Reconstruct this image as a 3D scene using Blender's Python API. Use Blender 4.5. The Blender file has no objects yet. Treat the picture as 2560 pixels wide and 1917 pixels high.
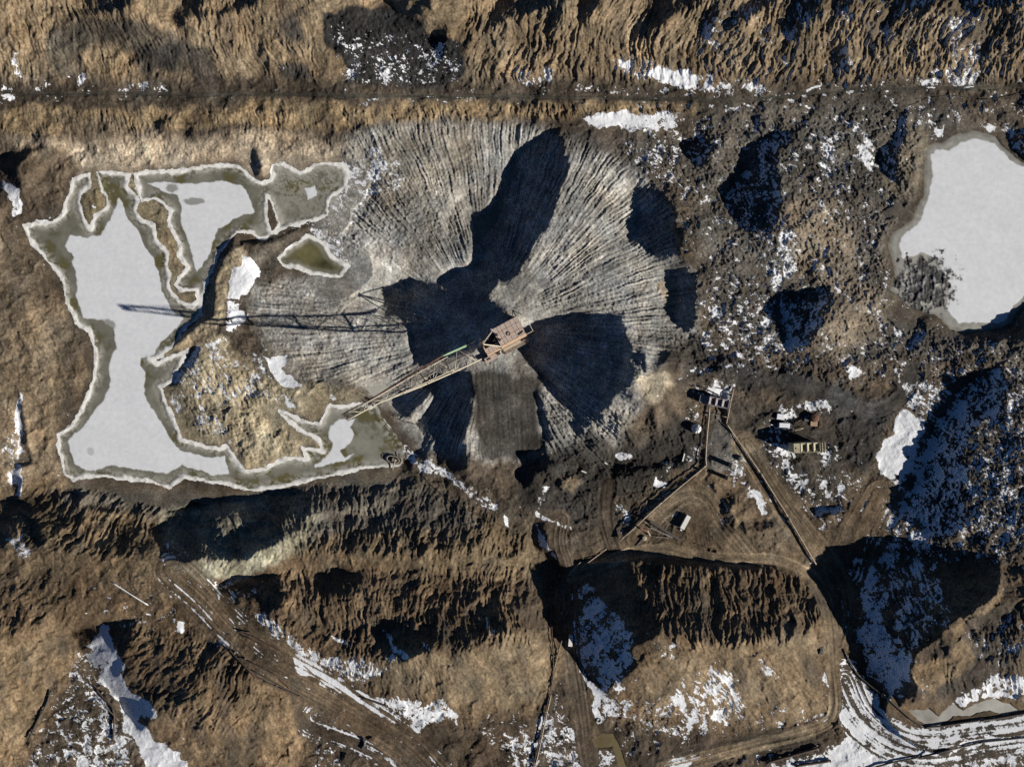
import bpy, bmesh, math, random
from mathutils import Vector, Matrix
C = bpy.context.scene.collection
S = bpy.context.scene
# ---------------------------------------------------------------- camera, sky, sun, exposure
cam_d = bpy.data.cameras.new('camera'); cam = bpy.data.objects.new('camera', cam_d); C.objects.link(cam)
cam.location = (0, 0, 460.0); cam.rotation_euler = (0, 0, 0)
cam_d.sensor_width = 36; cam_d.sensor_fit = 'HORIZONTAL'
cam_d.angle = 2 * math.atan(320.0 / 460.0)
cam_d.clip_start = 1; cam_d.clip_end = 6000
S.camera = cam
W = bpy.data.worlds.new('World'); S.world = W; W.use_nodes = True
nt = W.node_tree; bg = nt.nodes['Background']
sky = nt.nodes.new('ShaderNodeTexSky'); sky.sky_type = 'NISHITA'; sky.sun_disc = False
sky.sun_elevation = math.radians(23.5)
sun_dir = Vector((0.9225, -0.386, 0)).normalized()
sky.sun_rotation = math.atan2(sun_dir.x, sun_dir.y)
sky.altitude = 200; sky.air_density = .27; sky.dust_density = 0.1; sky.ozone_density = 2.5
tintn = nt.nodes.new('ShaderNodeMix'); tintn.data_type = 'RGBA'; tintn.blend_type = 'MULTIPLY'; tintn.inputs[0].default_value = 1; tintn.inputs[7].default_value = (.80, 1.12, 1.22, 1)
nt.links.new(sky.outputs[0], tintn.inputs[6]); nt.links.new(tintn.outputs[2], bg.inputs[0]); bg.inputs[1].default_value = 0.05
sun_d = bpy.data.lights.new('sun', 'SUN'); sun_d.energy = 5.0; sun_d.angle = math.radians(0.5); sun_d.color = (1.0, .93, .82)
sun = bpy.data.objects.new('sun', sun_d); C.objects.link(sun)
el = math.radians(23.5)
d3 = Vector((sun_dir.x * math.cos(el), sun_dir.y * math.cos(el), math.sin(el)))
sun.rotation_euler = d3.to_track_quat('Z', 'Y').to_euler(); sun.location = d3 * 800
vs = S.view_settings; vs.view_transform = 'Standard'; vs.look = 'None'; vs.gamma = 1; vs.use_curve_mapping = False
vs.exposure = 0.40
S.display_settings.display_device = 'sRGB'
S.render.filter_size = 1.05; S.cycles.use_denoising = False
S.cycles.max_bounces = 6; S.cycles.diffuse_bounces = 2

# ---------------------------------------------------------------- terrain numbers (aerial survey units: 4 units = 1 m)
import numpy as np
F = np.float32
HC = 460.0                       # camera height above the pit datum
SUN_EL = math.radians(23.5)
SX, SY = 0.9225, 0.386           # direction towards the sun, x right / y down the sheet
TAN = math.tan(SUN_EL)
_rs = np.random.RandomState(7)
_perm = np.concatenate([_rs.permutation(256)] * 3).astype(np.int32)
_ga = _rs.rand(256) * 2 * np.pi
_gx, _gy = np.cos(_ga).astype(F), np.sin(_ga).astype(F)
def perlin(x, y, seed=0):
    x = np.asarray(x, F); y = np.asarray(y, F)
    xf = np.floor(x); yf = np.floor(y)
    xi = (xf.astype(np.int32) + seed * 17) & 255; yi = (yf.astype(np.int32) + seed * 31) & 255
    dx = x - xf; dy = y - yf
    sx = dx * dx * dx * (dx * (dx * 6 - 15) + 10); sy = dy * dy * dy * (dy * (dy * 6 - 15) + 10)
    def g(ix, iy, ax, ay):
        k = _perm[_perm[ix & 255] + (iy & 255)]
        return _gx[k] * ax + _gy[k] * ay
    a = g(xi, yi, dx, dy); b = g(xi + 1, yi, dx - 1, dy)
    c = g(xi, yi + 1, dx, dy - 1); d = g(xi + 1, yi + 1, dx - 1, dy - 1)
    a = a + sx * (b - a); c = c + sx * (d - c)
    return (a + sy * (c - a)) * F(1.5)
def fbm(x, y, octs, seed=0, gain=0.5):
    r = 0; a = 1.0
    for o in range(octs):
        k = 2.03 ** o; c, s = math.cos(.5 + 1.1 * o + seed), math.sin(.5 + 1.1 * o + seed)
        r = r + F(a) * perlin((x * F(c) - y * F(s)) * F(k), (x * F(s) + y * F(c)) * F(k), seed + o); a *= gain
    return r
def sstep(a, b, x):
    t = np.clip((x - a) / (b - a), 0, 1)
    return t * t * (3 - 2 * t)
def sdist(U, V, poly, pad):
    """signed distance (inside positive) of warped points to a polygon; -pad away from its box"""
    P = np.asarray(poly, F); out = np.full(U.shape, -pad, F)
    x0, y0 = P.min(0) - pad; x1, y1 = P.max(0) + pad
    m = (U > x0) & (U < x1) & (V > y0) & (V < y1)
    if not m.any(): return out
    x = U[m]; y = V[m]
    ins = np.zeros(x.shape, bool); d2 = np.full(x.shape, 1e12, F)
    n = len(P)
    for i in range(n):
        ax, ay = P[i]; bx, by = P[(i + 1) % n]
        ex, ey = bx - ax, by - ay
        L = ex * ex + ey * ey + 1e-6
        t = np.clip(((x - ax) * ex + (y - ay) * ey) / L, 0, 1)
        qx = x - ax - t * ex; qy = y - ay - t * ey
        np.minimum(d2, qx * qx + qy * qy, out=d2)
        if ay != by:
            c = (ay > y) != (by > y)
            ins ^= c & (x < (y - ay) * (ex / ey) + ax)
    d = np.sqrt(d2)
    out[m] = np.maximum(np.where(ins, d, -d), -pad)
    return out
def pmask(U, V, poly, soft=12):
    return sstep(-soft, soft, sdist(U, V, poly, soft + 1))
def pline(U, V, pts, pad):
    """distance across (signed) and along a polyline"""
    D = np.full(U.shape, pad, F); S = np.zeros(U.shape, F); acc = 0.0
    P = np.asarray(pts, F)
    m = (U > P[:, 0].min() - pad) & (U < P[:, 0].max() + pad) & (V > P[:, 1].min() - pad) & (V < P[:, 1].max() + pad)
    x = U[m]; y = V[m]; d = np.full(x.shape, pad, F); s = np.zeros(x.shape, F)
    for (ax, ay), (bx, by) in zip(P[:-1], P[1:]):
        ex, ey = bx - ax, by - ay; L = math.hypot(ex, ey)
        t = np.clip(((x - ax) * ex + (y - ay) * ey) / (L * L), 0, 1)
        qx = x - ax - t * ex; qy = y - ay - t * ey
        q = np.sqrt(qx * qx + qy * qy); k = q < np.abs(d)
        sg = np.sign(ex * qy - ey * qx)
        d[k] = (q * sg)[k]; s[k] = (acc + t * L)[k]; acc += L
    D[m] = d; S[m] = s
    return D, S
def spline(pts, n=8):
    P = np.asarray(pts, float); P = np.vstack([2 * P[0] - P[1], P, 2 * P[-1] - P[-2]]); o = []
    for i in range(1, len(P) - 2):
        for t in np.linspace(0, 1, n, endpoint=False):
            a, b, c, d = P[i - 1:i + 3]
            o.append(.5 * (2 * b + (c - a) * t + (2 * a - 5 * b + 4 * c - d) * t * t + (3 * b - a - 3 * c + d) * t ** 3))
    o.append(P[-2]); return [tuple(q) for q in o]

# base heights (m) at survey points
CTRL = [(-100,-100,44),(300,-60,40),(700,-60,40),(1100,-60,42),(1500,-60,46),(2000,-60,48),(2650,-60,48),
 (0,110,27),(400,110,27),(800,110,28),(1200,110,29),(1600,110,31),(2000,110,33),(2560,110,34),
 (0,215,14),(400,215,14),(800,225,15),(1200,230,15),(1600,230,16),(2000,225,17),(2560,215,18),
 (0,275,13),(400,275,12),(800,275,12),(1200,275,13),(1600,275,14),(2000,275,15),
 (50,360,7),(300,360,4),(600,360,4),(850,370,4),(1100,340,6),(1400,330,11),
 (250,440,0),(500,440,0),(280,700,0),(420,650,0),(300,1000,0),(300,1180,0),(600,1200,0),(900,1150,0),
 (760,640,1),(700,750,2),(860,800,2),(700,900,2),(560,1000,3),(900,480,3),(1050,450,4),(1000,600,3),(1120,560,3),(960,900,2),
 (1200,600,2),(1300,450,3),(1180,760,3),(1060,800,3),(1080,1080,1),(1100,920,5),(1160,1000,4),
 (1260,850,14),(1300,720,15),(1400,600,17),(1450,480,16),(1550,600,17),(1640,720,17),(1480,740,16),(1620,850,15),
 (1270,1000,12),(1280,1110,9),(1400,930,3),(1490,890,3),(1640,960,17),(1560,1060,9),(1500,1180,8),
 (1700,420,13),(1850,450,12),(1780,640,13),(1720,760,12),(1900,700,13),(2100,450,12),(2100,700,12),(2000,800,12),
 (2280,450,10),(2420,380,9),(2420,600,9),(2420,780,9),(2560,600,9),(2300,880,12),(2540,860,16),(2100,900,11),
 (1780,1100,9),(1860,980,9),(1950,1080,9),(2150,1080,9),(2250,1150,10),(1720,1180,8),(1900,1250,10),(2000,1300,12),
 (2360,1180,18),(2450,1120,28),(2560,1000,30),(2560,1250,32),(2430,1320,26),(2150,1330,12),(2100,1440,12),
 (0,700,14),(100,620,7),(80,900,12),(200,900,4),(0,1000,10),(80,1150,11),(30,1240,13),
 (60,1330,19),(250,1320,14),(250,1400,22),(500,1250,5),(600,1330,12),(550,1430,21),(850,1240,4),(850,1340,14),(900,1400,21),(1150,1280,8),(1150,1400,18),
 (150,1460,22),(60,1600,27),(60,1750,25),(0,1850,24),(250,1620,14),(230,1800,12),(350,1500,22),(450,1600,25),(500,1720,24),(600,1760,27),(650,1850,20),(400,1850,18),
 (700,1600,20),(850,1760,16),(1000,1850,14),(750,1850,15),(850,1560,28),(1000,1520,27),(1000,1650,36),(1200,1640,36),(1200,1500,28),(1330,1600,26),(1100,1750,20),(1250,1780,14),(1350,1850,11),
 (1400,1300,10),(1420,1440,11),(1425,1600,10),(1440,1800,10),(1500,1750,13),(1550,1560,18),(1560,1390,14),(1750,1395,15),(1950,1410,14),
 (1750,1500,22),(1700,1620,32),(1900,1620,31),(1600,1680,26),(1800,1740,22),(1980,1700,24),(1700,1850,10),(1950,1850,10),
 (2085,1650,12),(2090,1800,11),(2200,1550,18),(2200,1700,13),(2400,1450,30),(2490,1460,40),(2400,1560,37),(2330,1640,30),(2450,1680,22),(2560,1560,30),(2400,1780,9),(2560,1800,9),(2400,1880,8),(1600,1960,8),(2650,1950,8),(-100,1960,24),(800,1960,12)]
SH = 0.68   # slope of a shaded face, metres up per metre towards the sun
# (value of slope towards the sun, softness, outline)
SLOPES = [
 (SH,6,[(1398,322),(1352,345),(1320,360),(1297,394),(1280,426),(1263,480),(1231,538),(1197,605),(1204,642),(1190,668),(1225,680),(1262,705),(1280,700),(1294,680),(1323,634),(1350,587),(1376,544),(1400,480),(1416,435),(1416,377)]),
 (SH,6,[(1191,668),(1144,680),(1104,703),(1063,700),(1040,709),(1008,729),(978,726),(953,758),(967,787),(1002,807),(1031,828),(1034,851),(1043,886),(1031,918),(1069,905),(1133,890),(1191,870),(1230,830),(1270,805),(1278,794),(1252,764),(1231,749),(1222,726),(1243,703),(1225,680)]),
 (SH,6,[(1175,930),(1069,955),(1035,975),(999,990),(996,1025),(1020,1040),(1075,990),(1095,995),(1060,1040),(1005,1085),(1011,1116),(1060,1134),(1133,1174),(1167,1171),(1162,1134),(1167,1061),(1182,1018),(1182,950)]),
 (SH,6,[(1318,839),(1332,822),(1367,807),(1439,793),(1526,789),(1556,793),(1561,813),(1567,854),(1573,891),(1570,950),(1535,989),(1509,1027),(1510,1062),(1480,1050),(1454,1038),(1396,998),(1376,955),(1338,915),(1312,877)]),
 (SH,5,[(1677,683),(1738,674),(1740,720),(1752,741),(1735,758),(1732,813),(1715,831),(1686,799),(1680,764),(1686,726)]),
 (.55,9,[(1600,470),(1660,485),(1690,520),(1685,575),(1710,590),(1700,640),(1640,640),(1600,610),(1575,600),(1610,560),(1600,520)]),
 (SH,5,[(1706,351),(1760,350),(1800,372),(1775,385),(1770,415),(1745,415),(1724,390)]),
 (SH,6,[(1863,368),(1925,350),(1940,330),(1984,332),(1976,358),(1945,370),(1940,400),(1955,500),(1935,550),(1905,579),(1856,577),(1836,540),(1810,497),(1840,465),(1857,420)]),
 (SH,5,[(2274,270),(2253,281),(2233,325),(2228,350),(2204,374),(2204,406),(2213,438),(2227,446),(2239,406),(2245,368),(2268,333)]),
 (SH,5,[(1958,761),(1995,738),(2036,718),(2074,721),(2077,747),(2056,773),(2053,813),(2036,834),(2016,866),(1972,874),(1963,842),(1955,800)]),
 (.62,8,[(2440,945),(2400,985),(2372,1024),(2346,1061),(2326,1105),(2308,1157),(2297,1206),(2268,1238),(2250,1290),(2300,1300),(2330,1340),(2390,1340),(2420,1300),(2400,1250),(2420,1180),(2405,1110),(2440,1060),(2500,1040),(2520,970),(2500,930)]),
 (.18,25,[(2440,1040),(2600,950),(2600,1390),(2440,1380),(2400,1300),(2420,1180)]),
 (.6,10,[(2500,325),(2560,330),(2600,350),(2600,420),(2560,400),(2520,370)]),
 (SH,7,[(2074,1445),(2097,1424),(2123,1409),(2166,1398),(2210,1389),(2297,1375),(2340,1386),(2384,1400),(2442,1395),(2490,1400),(2500,1440),(2491,1489),(2456,1515),(2395,1547),(2349,1582),(2326,1605),(2279,1640),(2274,1683),(2291,1712),(2279,1744),(2233,1753),(2198,1721),(2163,1683),(2145,1610),(2129,1553),(2120,1538),(2094,1504)]),
 (.5,10,[(2512,1420),(2640,1410),(2640,1600),(2540,1590),(2480,1540),(2505,1490)]), (.42,14,[(2420,1570),(2480,1545),(2560,1600),(2540,1680),(2450,1650)]), (.45,9,[(2350,1590),(2385,1570),(2395,1620),(2360,1650),(2330,1640)]),
 (SH,7,[(1376,1437),(1379,1515),(1373,1550),(1396,1594),(1408,1608),(1439,1646),(1454,1657),(1477,1698),(1509,1724),(1555,1698),(1593,1663),(1579,1622),(1622,1591),(1654,1582),(1634,1524),(1608,1480),(1590,1440),(1560,1410),(1530,1415),(1500,1430),(1450,1440),(1420,1432)]),
 (.43,14,[(1590,1410),(1700,1412),(1850,1425),(1960,1415),(2020,1440),(2060,1500),(2040,1560),(1960,1600),(1880,1610),(1780,1600),(1700,1600),(1654,1582),(1634,1524)]),
 (.44,16,[(727,1437),(830,1420),(930,1430),(1010,1430),(1100,1450),(1200,1440),(1280,1450),(1340,1450),(1345,1490),(1290,1530),(1230,1590),(1130,1630),(1080,1640),(980,1640),(900,1620),(840,1580),(760,1520),(700,1530)]),
 (SH,8,[(800,1440),(890,1437),(900,1480),(850,1490),(800,1480)]),
 (SH,8,[(973,1567),(1000,1580),(1040,1600),(1080,1630),(1010,1645),(959,1634),(939,1617)]),
 (SH,8,[(1200,1525),(1240,1530),(1260,1570),(1230,1580)]),
 (.6,5,[(545,1470),(600,1437),(640,1445),(700,1437),(720,1460),(700,1520),(660,1530),(640,1500),(600,1490)]),
 (SH,5,[(150,55),(200,20),(230,-40),(345,-40),(336,8),(290,28),(232,40),(190,38)]),
 (SH,5,[(420,32),(452,78),(470,43),(551,33),(640,14),(660,-20),(590,-20),(550,25),(505,28),(510,-20),(465,-20),(460,10)]),
 (SH,5,[(955,-20),(988,26),(1005,41),(1046,43),(1063,17),(1085,-20)]),
 (SH,4,[(1208,84),(1220,58),(1243,23),(1260,-20),(1390,-20),(1387,17),(1315,32),(1262,47)]),
 (SH,4,[(1384,10),(1416,-10),(1410,25),(1390,60),(1372,120),(1358,140),(1378,60)]),
 (SH,4,[(1455,-10),(1505,-10),(1490,20),(1470,40),(1455,60),(1450,40)]),
 (SH,5,[(1584,70),(1616,43),(1622,14),(1645,-20),(1790,-20),(1760,15),(1686,29),(1666,55),(1642,67),(1615,75),(1599,100),(1584,101)]),
 (SH,4,[(1757,40),(1770,22),(1800,25),(1806,35),(1790,60),(1765,100),(1755,90)]),
 (SH,5,[(1800,55),(1860,20),(1930,-20),(1945,-10),(1880,40),(1850,55),(1830,75),(1815,70)]),
 (SH,5,[(1961,84),(1987,99),(2019,52),(2059,9),(2065,-15),(1990,-15),(1978,43)]),
 (SH,5,[(2090,-10),(2140,-10),(2142,20),(2115,40),(2095,30)]),
 (SH,5,[(2203,70),(2212,85),(2239,49),(2270,24),(2355,12),(2390,-20),(2190,-20),(2215,20),(2255,10),(2230,40)]),
 (.6,5,[(2400,-20),(2560,-20),(2520,20),(2440,30),(2410,10)]),
 (.55,6,[(2092,130),(2110,120),(2125,150),(2130,190),(2105,180),(2095,150)]),
 (.5,6,[(1600,150),(1640,100),(1680,75),(1680,95),(1640,130),(1615,160)]),
 (.5,6,[(1790,120),(1830,90),(1840,110),(1810,150),(1795,160)]),
 (.5,6,[(2250,150),(2290,120),(2300,130),(2260,170),(2240,190)]),
 (.55,5,[(1083,85),(1100,75),(1115,95),(1110,125),(1090,120)]),
 (.46,14,[(-40,1250),(55,1245),(110,1235),(125,1210),(190,1225),(300,1230),(420,1240),(400,1300),(400,1360),(355,1400),(250,1390),(130,1375),(100,1355),(40,1370),(-40,1380)]),
 (SH,8,[(-40,1255),(45,1250),(90,1280),(100,1340),(60,1345),(40,1310),(-40,1330)]),
 (.58,9,[(405,1300),(430,1270),(455,1240),(560,1255),(590,1240),(640,1232),(760,1230),(780,1290),(740,1330),(660,1370),(620,1400),(560,1400),(500,1390),(470,1400),(430,1400),(400,1390),(396,1350)]),
 (.38,18,[(640,1230),(830,1205),(960,1190),(1040,1190),(1150,1260),(1240,1330),(1200,1370),(1050,1380),(900,1380),(760,1390),(700,1360)]),
 (SH,6,[(174,1585),(203,1573),(249,1567),(325,1559),(332,1566),(319,1611),(307,1657),(296,1692),(319,1712),(362,1727),(380,1750),(391,1779),(377,1791),(348,1823),(328,1794),(290,1741),(255,1704),(226,1666),(200,1623)]),
 (.4,14,[(325,1559),(400,1575),(480,1590),(560,1610),(620,1680),(640,1700),(620,1780),(560,1830),(480,1830),(400,1790),(380,1750),(362,1727),(300,1692),(307,1657)]),
 (.3,14,[(-40,1440),(110,1450),(150,1500),(100,1560),(-40,1570)]),
 (SH,4,[(44,980),(55,1010),(62,1076),(82,1160),(60,1165),(40,1175),(55,1200),(50,1245),(36,1240),(30,1180),(52,1140),(50,1080)]),
 (SH,5,[(-20,395),(38,380),(110,365),(72,393),(40,415),(50,450),(48,500),(10,520),(-20,510)]),
 (SH,4,[(591,581),(551,619),(528,677),(520,710),(507,758),(499,784),(452,828),(418,880),(487,819),(533,790),(539,712),(551,666),(583,605)]),
 (SH,4,[(495,865),(470,890),(440,930),(430,950),(420,965),(450,950),(480,915),(500,880)]),
 (SH,4,[(600,605),(660,590),(692,588),(730,565),(750,570),(700,605),(650,612)]),
 (SH,4,[(610,385),(640,378),(655,420),(640,440),(615,415)]),
 (.5,4,[(1570,1296),(1651,1230),(1758,1158),(1763,1166),(1700,1222),(1600,1302),(1560,1345),(1550,1330)]),
 (.5,3,[(1750,1160),(1762,1062),(1769,1062),(1763,1165)]),
 (SH,3,[(1806,985),(1817,985),(1817,1060),(1808,1055)]),
 (.28,3,[(1840,1102),(1850,1108),(1905,1188),(1960,1275),(2040,1408),(2026,1410),(1950,1280),(1895,1195)]),
 (SH,4,[(1440,1412),(1530,1385),(1600,1383),(1700,1400),(1800,1408),(1900,1415),(1900,1424),(1780,1418),(1680,1412),(1590,1402),(1530,1404)]),
 (.5,7,[(1796,1299),(1918,1296),(1940,1310),(1920,1325),(1831,1331),(1800,1320)]),
 (SH,3,[(2036,1270),(2100,1267),(2097,1279),(2065,1288),(2036,1288)]),
 (SH,6,[(1305,1140),(1361,1119),(1365,1130),(1345,1142),(1367,1156),(1330,1190),(1309,1212),(1292,1180),(1320,1155)]),
 (SH,4,[(1342,969),(1367,1047),(1376,1099),(1367,1105),(1350,1030),(1338,985)]),
 (SH,5,[(1335,1320),(1350,1315),(1375,1370),(1415,1425),(1400,1432),(1370,1400),(1340,1360)]),
 (.5,6,[(1520,1150),(1600,1165),(1690,1140),(1700,1150),(1620,1180),(1530,1190)]),
 (.55,7,[(2410,838),(2530,815),(2560,760),(2600,760),(2600,860),(2500,850)]),
 (.5,6,[(2300,790),(2320,785),(2310,830),(2290,880),(2280,880)]),
 (.5,6,[(1740,905),(1780,885),(1830,890),(1800,930),(1750,930)]),
 (.45,8,[(415,310),(430,300),(490,305),(505,330),(500,350),(460,350),(470,320)]),
 (.5,6,[(870,315),(930,318),(930,340),(900,330)]),
 # faces turned to the sun
 (-.35,14,[(1600,940),(1640,920),(1680,945),(1722,990),(1690,1015),(1600,1020),(1560,1060),(1540,1020),(1580,970)]),
 (-.3,10,[(1010,1080),(1060,1030),(1090,990),(1085,975),(1050,1010),(1000,1045)]),
 (-.25,25,[(480,1720),(560,1850),(760,1860),(780,1760),(700,1680),(640,1700)]),
 (-.25,20,[(940,1660),(1130,1640),(1370,1560),(1370,1720),(1280,1780),(1180,1770),(1000,1740)]),
 (-.25,20,[(1600,1690),(1660,1610),(1800,1620),(2040,1580),(2060,1720),(2000,1800),(1800,1830),(1640,1760)]),
 (-.3,16,[(-40,1590),(170,1590),(200,1640),(150,1710),(60,1870),(-40,1880)]),
 (-.25,25,[(2090,760),(2200,760),(2220,860),(2100,880),(2020,870)]),
 (-.2,20,[(-20,-20),(2600,-20),(2600,190),(-20,190)]),
]
POND = {
'main': [(183,447),(250,432),(319,435),(333,435),(362,426),(429,429),(493,420),(542,411),(594,417),(623,440),(640,452),(678,452),(683,417),(707,408),(753,432),(785,414),(825,408),(857,411),(872,435),(860,464),(825,497),(817,538),(791,547),(765,552),(750,564),(721,564),(689,581),(654,593),(632,583),(591,579),(565,610),(542,642),(528,680),(510,726),(504,758),(501,784),(464,819),(435,857),(400,892),(374,897),(397,906),(440,888),(470,875),(452,909),(429,950),(400,969),(414,1009),(435,1041),(452,1099),(493,1108),(545,1122),(568,1114),(591,1151),(612,1174),(640,1177),(663,1169),(712,1145),(753,1148),(768,1148),(756,1119),(791,1122),(807,1131),(802,1105),(785,1090),(756,1079),(724,1056),(699,1027),(718,1032),(756,1050),(797,1061),(811,1041),(820,1018),(828,1009),(849,1015),(895,1009),(939,1015),(947,1038),(973,1070),(1002,1108),(1008,1134),(1002,1160),(973,1166),(915,1166),(872,1180),(826,1189),(779,1201),(727,1212),(669,1221),(640,1224),(623,1224),(574,1212),(516,1201),(458,1189),(426,1218),(417,1215),(380,1203),(333,1203),(270,1189),(185,1198),(162,1177),(148,1134),(145,1087),(180,1061),(200,1032),(214,998),(229,960),(238,944),(241,871),(220,828),(191,807),(174,770),(162,729),(154,694),(122,654),(96,625),(81,610),(58,564),(93,555),(133,555),(157,538),(165,509),(174,480)],
'small': [(695,645),(721,622),(765,590),(775,590),(802,608),(837,648),(875,668),(849,689),(802,686),(779,686),(744,668),(710,666)],
'lake': [(2430,325),(2488,339),(2503,362),(2560,406),(2640,440),(2640,700),(2560,758),(2526,807),(2485,825),(2413,834),(2378,825),(2337,787),(2311,779),(2282,773),(2259,755),(2230,726),(2236,683),(2230,648),(2221,619),(2233,581),(2282,552),(2291,523),(2311,486),(2308,475),(2317,406),(2314,377),(2332,359),(2361,357),(2395,336)],
'corner': [(2274,1776),(2323,1773),(2349,1791),(2372,1767),(2384,1759),(2407,1776),(2436,1759),(2488,1744),(2523,1759),(2549,1776),(2511,1785),(2471,1773),(2427,1788),(2384,1791),(2355,1808),(2352,1825),(2326,1817),(2294,1799)],
'ditch': [(1483,1849),(1509,1834),(1532,1834),(1547,1857),(1572,1930),(1552,1930),(1535,1866),(1494,1869)],
'sump': [(1176,535),(1190,545),(1220,538),(1243,509),(1262,490),(1250,540),(1215,590),(1199,612),(1188,575)],
'pool': [(915,968),(960,962),(1000,990),(995,1015),(985,1018),(960,1000),(930,990)],
}
ISLES = [[(226,425),(246,425),(258,478),(270,490),(265,520),(240,538),(232,555),(226,573),(216,560),(203,530),(198,505),(205,480),(222,465)],
 [(333,425),(345,480),(354,500),(386,497),(412,506),(426,526),(420,555),(435,590),(449,619),(446,642),(467,666),(441,712),(452,726),(493,726),(496,752),(475,767),(452,758),(436,738),(423,718),(426,689),(417,660),(420,631),(388,596),(386,564),(357,552),(336,529),(342,500),(316,464),(322,425)],
 [(668,489),(678,500),(690,530),(700,555),(690,575),(675,585),(665,540),(662,510)]]
WHITE = [[(299,494),(307,506),(313,538),(345,581),(362,616),(380,642),(391,671),(403,706),(403,729),(417,747),(429,773),(457,793),(446,816),(406,851),(386,886),(351,897),(348,915),(362,929),(362,983),(374,1018),(403,1053),(429,1105),(452,1125),(510,1143),(562,1140),(573,1183),(530,1186),(493,1172),(458,1163),(420,1180),(377,1180),(278,1160),(246,1174),(215,1177),(186,1160),(174,1122),(171,1102),(215,1056),(255,1003),(273,966),(278,883),(290,866),(287,828),(255,799),(209,796),(194,747),(191,683),(177,657),(186,645),(162,613),(174,587),(215,596),(249,587),(273,552),(293,509)],
 [(368,458),(420,455),(478,461),(557,452),(597,461),(617,475),(635,532),(580,550),(545,570),(522,631),(504,666),(490,683),(484,642),(470,596),(452,552),(452,515),(443,486),(412,480),(386,470)],
 [(826,1067),(849,1047),(886,1050),(875,1065),(883,1085),(872,1111),(849,1128),(860,1140),(889,1134),(863,1148),(820,1160),(788,1169),(785,1163),(814,1143),(828,1122),(831,1105),(823,1088)],
 [(2442,345),(2485,359),(2523,397),(2560,417),(2640,450),(2640,690),(2560,741),(2535,761),(2517,796),(2497,807),(2451,805),(2398,807),(2361,773),(2375,726),(2364,689),(2343,645),(2306,631),(2259,648),(2245,610),(2259,587),(2297,561),(2320,497),(2326,464),(2335,429),(2326,388),(2337,377),(2372,374),(2410,351)],
 [(760,470),(785,465),(790,485),(770,500)]]
OLIVE = [(700,600,1180,1),]

def warp(U, V, a1=5, a2=2.5):
    wu = a1 * perlin(U / 45, V / 45, 3) + a2 * perlin(U / 14, V / 14, 4)
    wv = a1 * perlin(U / 45, V / 45, 5) + a2 * perlin(U / 14, V / 14, 6)
    return U + wu, V + wv
def bilin(A, x, y):
    x = np.clip(x, 0, A.shape[1] - 1.001); y = np.clip(y, 0, A.shape[0] - 1.001)
    i = x.astype(np.int32); j = y.astype(np.int32); fx = (x - i).astype(F); fy = (y - j).astype(F)
    return (A[j, i] * (1 - fx) + A[j, i + 1] * fx) * (1 - fy) + (A[j + 1, i] * (1 - fx) + A[j + 1, i + 1] * fx) * fy

def pond_sd(U, V, pad=40):
    """distance inside every pond (isles cut out) and which pond"""
    best = np.full(U.shape, -pad, F); which = np.full(U.shape, -1, np.int8)
    for k, (n, P) in enumerate(POND.items()):
        d = sdist(U, V, P, pad)
        if n == 'main':
            for I in ISLES: d = np.minimum(d, -sdist(U, V, I, pad))
        m = d > best
        best[m] = d[m]; which[m] = k
    return best, which

def shadow_sim(h, n=60):
    """which cells of the 1 m grid the low sun does not reach"""
    J, I = np.mgrid[0:h.shape[0], 0:h.shape[1]].astype(F)
    sh = np.full(h.shape, -1e3, F)
    for k in range(1, n):
        st = k * (1.0 if k < 30 else 1 + (k - 29) * 0.03)
        hh = bilin(h, I + SX * st, J + SY * st) - F(st * TAN)
        np.maximum(sh, hh - h, out=sh)
    return sh     # >0 : in shadow

def solve_relief():
    """coarse relief on a 1 m grid whose shaded faces lie where the survey shows them"""
    u = np.arange(-240, 2800, 4, dtype=F); v = np.arange(-240, 2160, 4, dtype=F)
    U, V = np.meshgrid(u, v)
    num = 0; den = 0
    for x, y, z in CTRL:
        w = 1.0 / (((U - x) ** 2 + (V - y) ** 2) + 900.0) ** 1.6
        num = num + w * z; den = den + w
    h0 = (num / den).astype(F)
    for _ in range(3): h0 = blur(h0, 6)
    wU, wV = warp(U, V, 8, 5); nU, nV = warp(U, V, 3, 2)
    g = np.full(U.shape, -0.04, F); T = np.zeros(U.shape, F)
    for s, soft, P in SLOPES:
        m = pmask(wU, wV, P, soft) if soft > 4 else pmask(nU, nV, P, soft)
        g = g * (1 - m) + s * m
        if s >= .55: T = np.maximum(T, m)
    ps, _ = pond_sd(U, V)
    flat = sstep(-4, 6, ps)
    ky = np.fft.fftfreq(U.shape[0])[:, None] * 2 * np.pi; kx = np.fft.fftfreq(U.shape[1])[None] * 2 * np.pi
    ks = kx * SX + ky * SY; kp = -kx * SY + ky * SX
    den = ks ** 2 + .12 * kp ** 2 + .018 ** 2
    gy, gx = np.gradient(h0)
    gs0 = gx * SX + gy * SY
    edge = sstep(0, 50, np.minimum(np.minimum(U + 240, 2796 - U), np.minimum(V + 240, 2156 - V)))
    tgt = g.copy(); want = T > .5
    far = (T < .05)
    for it in range(14):
        G = np.fft.fft2((tgt - gs0) * edge)
        r = np.real(np.fft.ifft2(-1j * ks * G / den)).astype(F)
        h = h0 + r
        if it == 13: break
        sh = shadow_sim(h, 50)
        err = np.where(want & (sh < .15), .10, 0) + np.where(far & (sh > 0) & (g < .3), -.07, 0)
        tgt = np.clip(tgt + blur(err.astype(F), 1.2), -.8, 1.15)
    return u, v, h, flat
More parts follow.
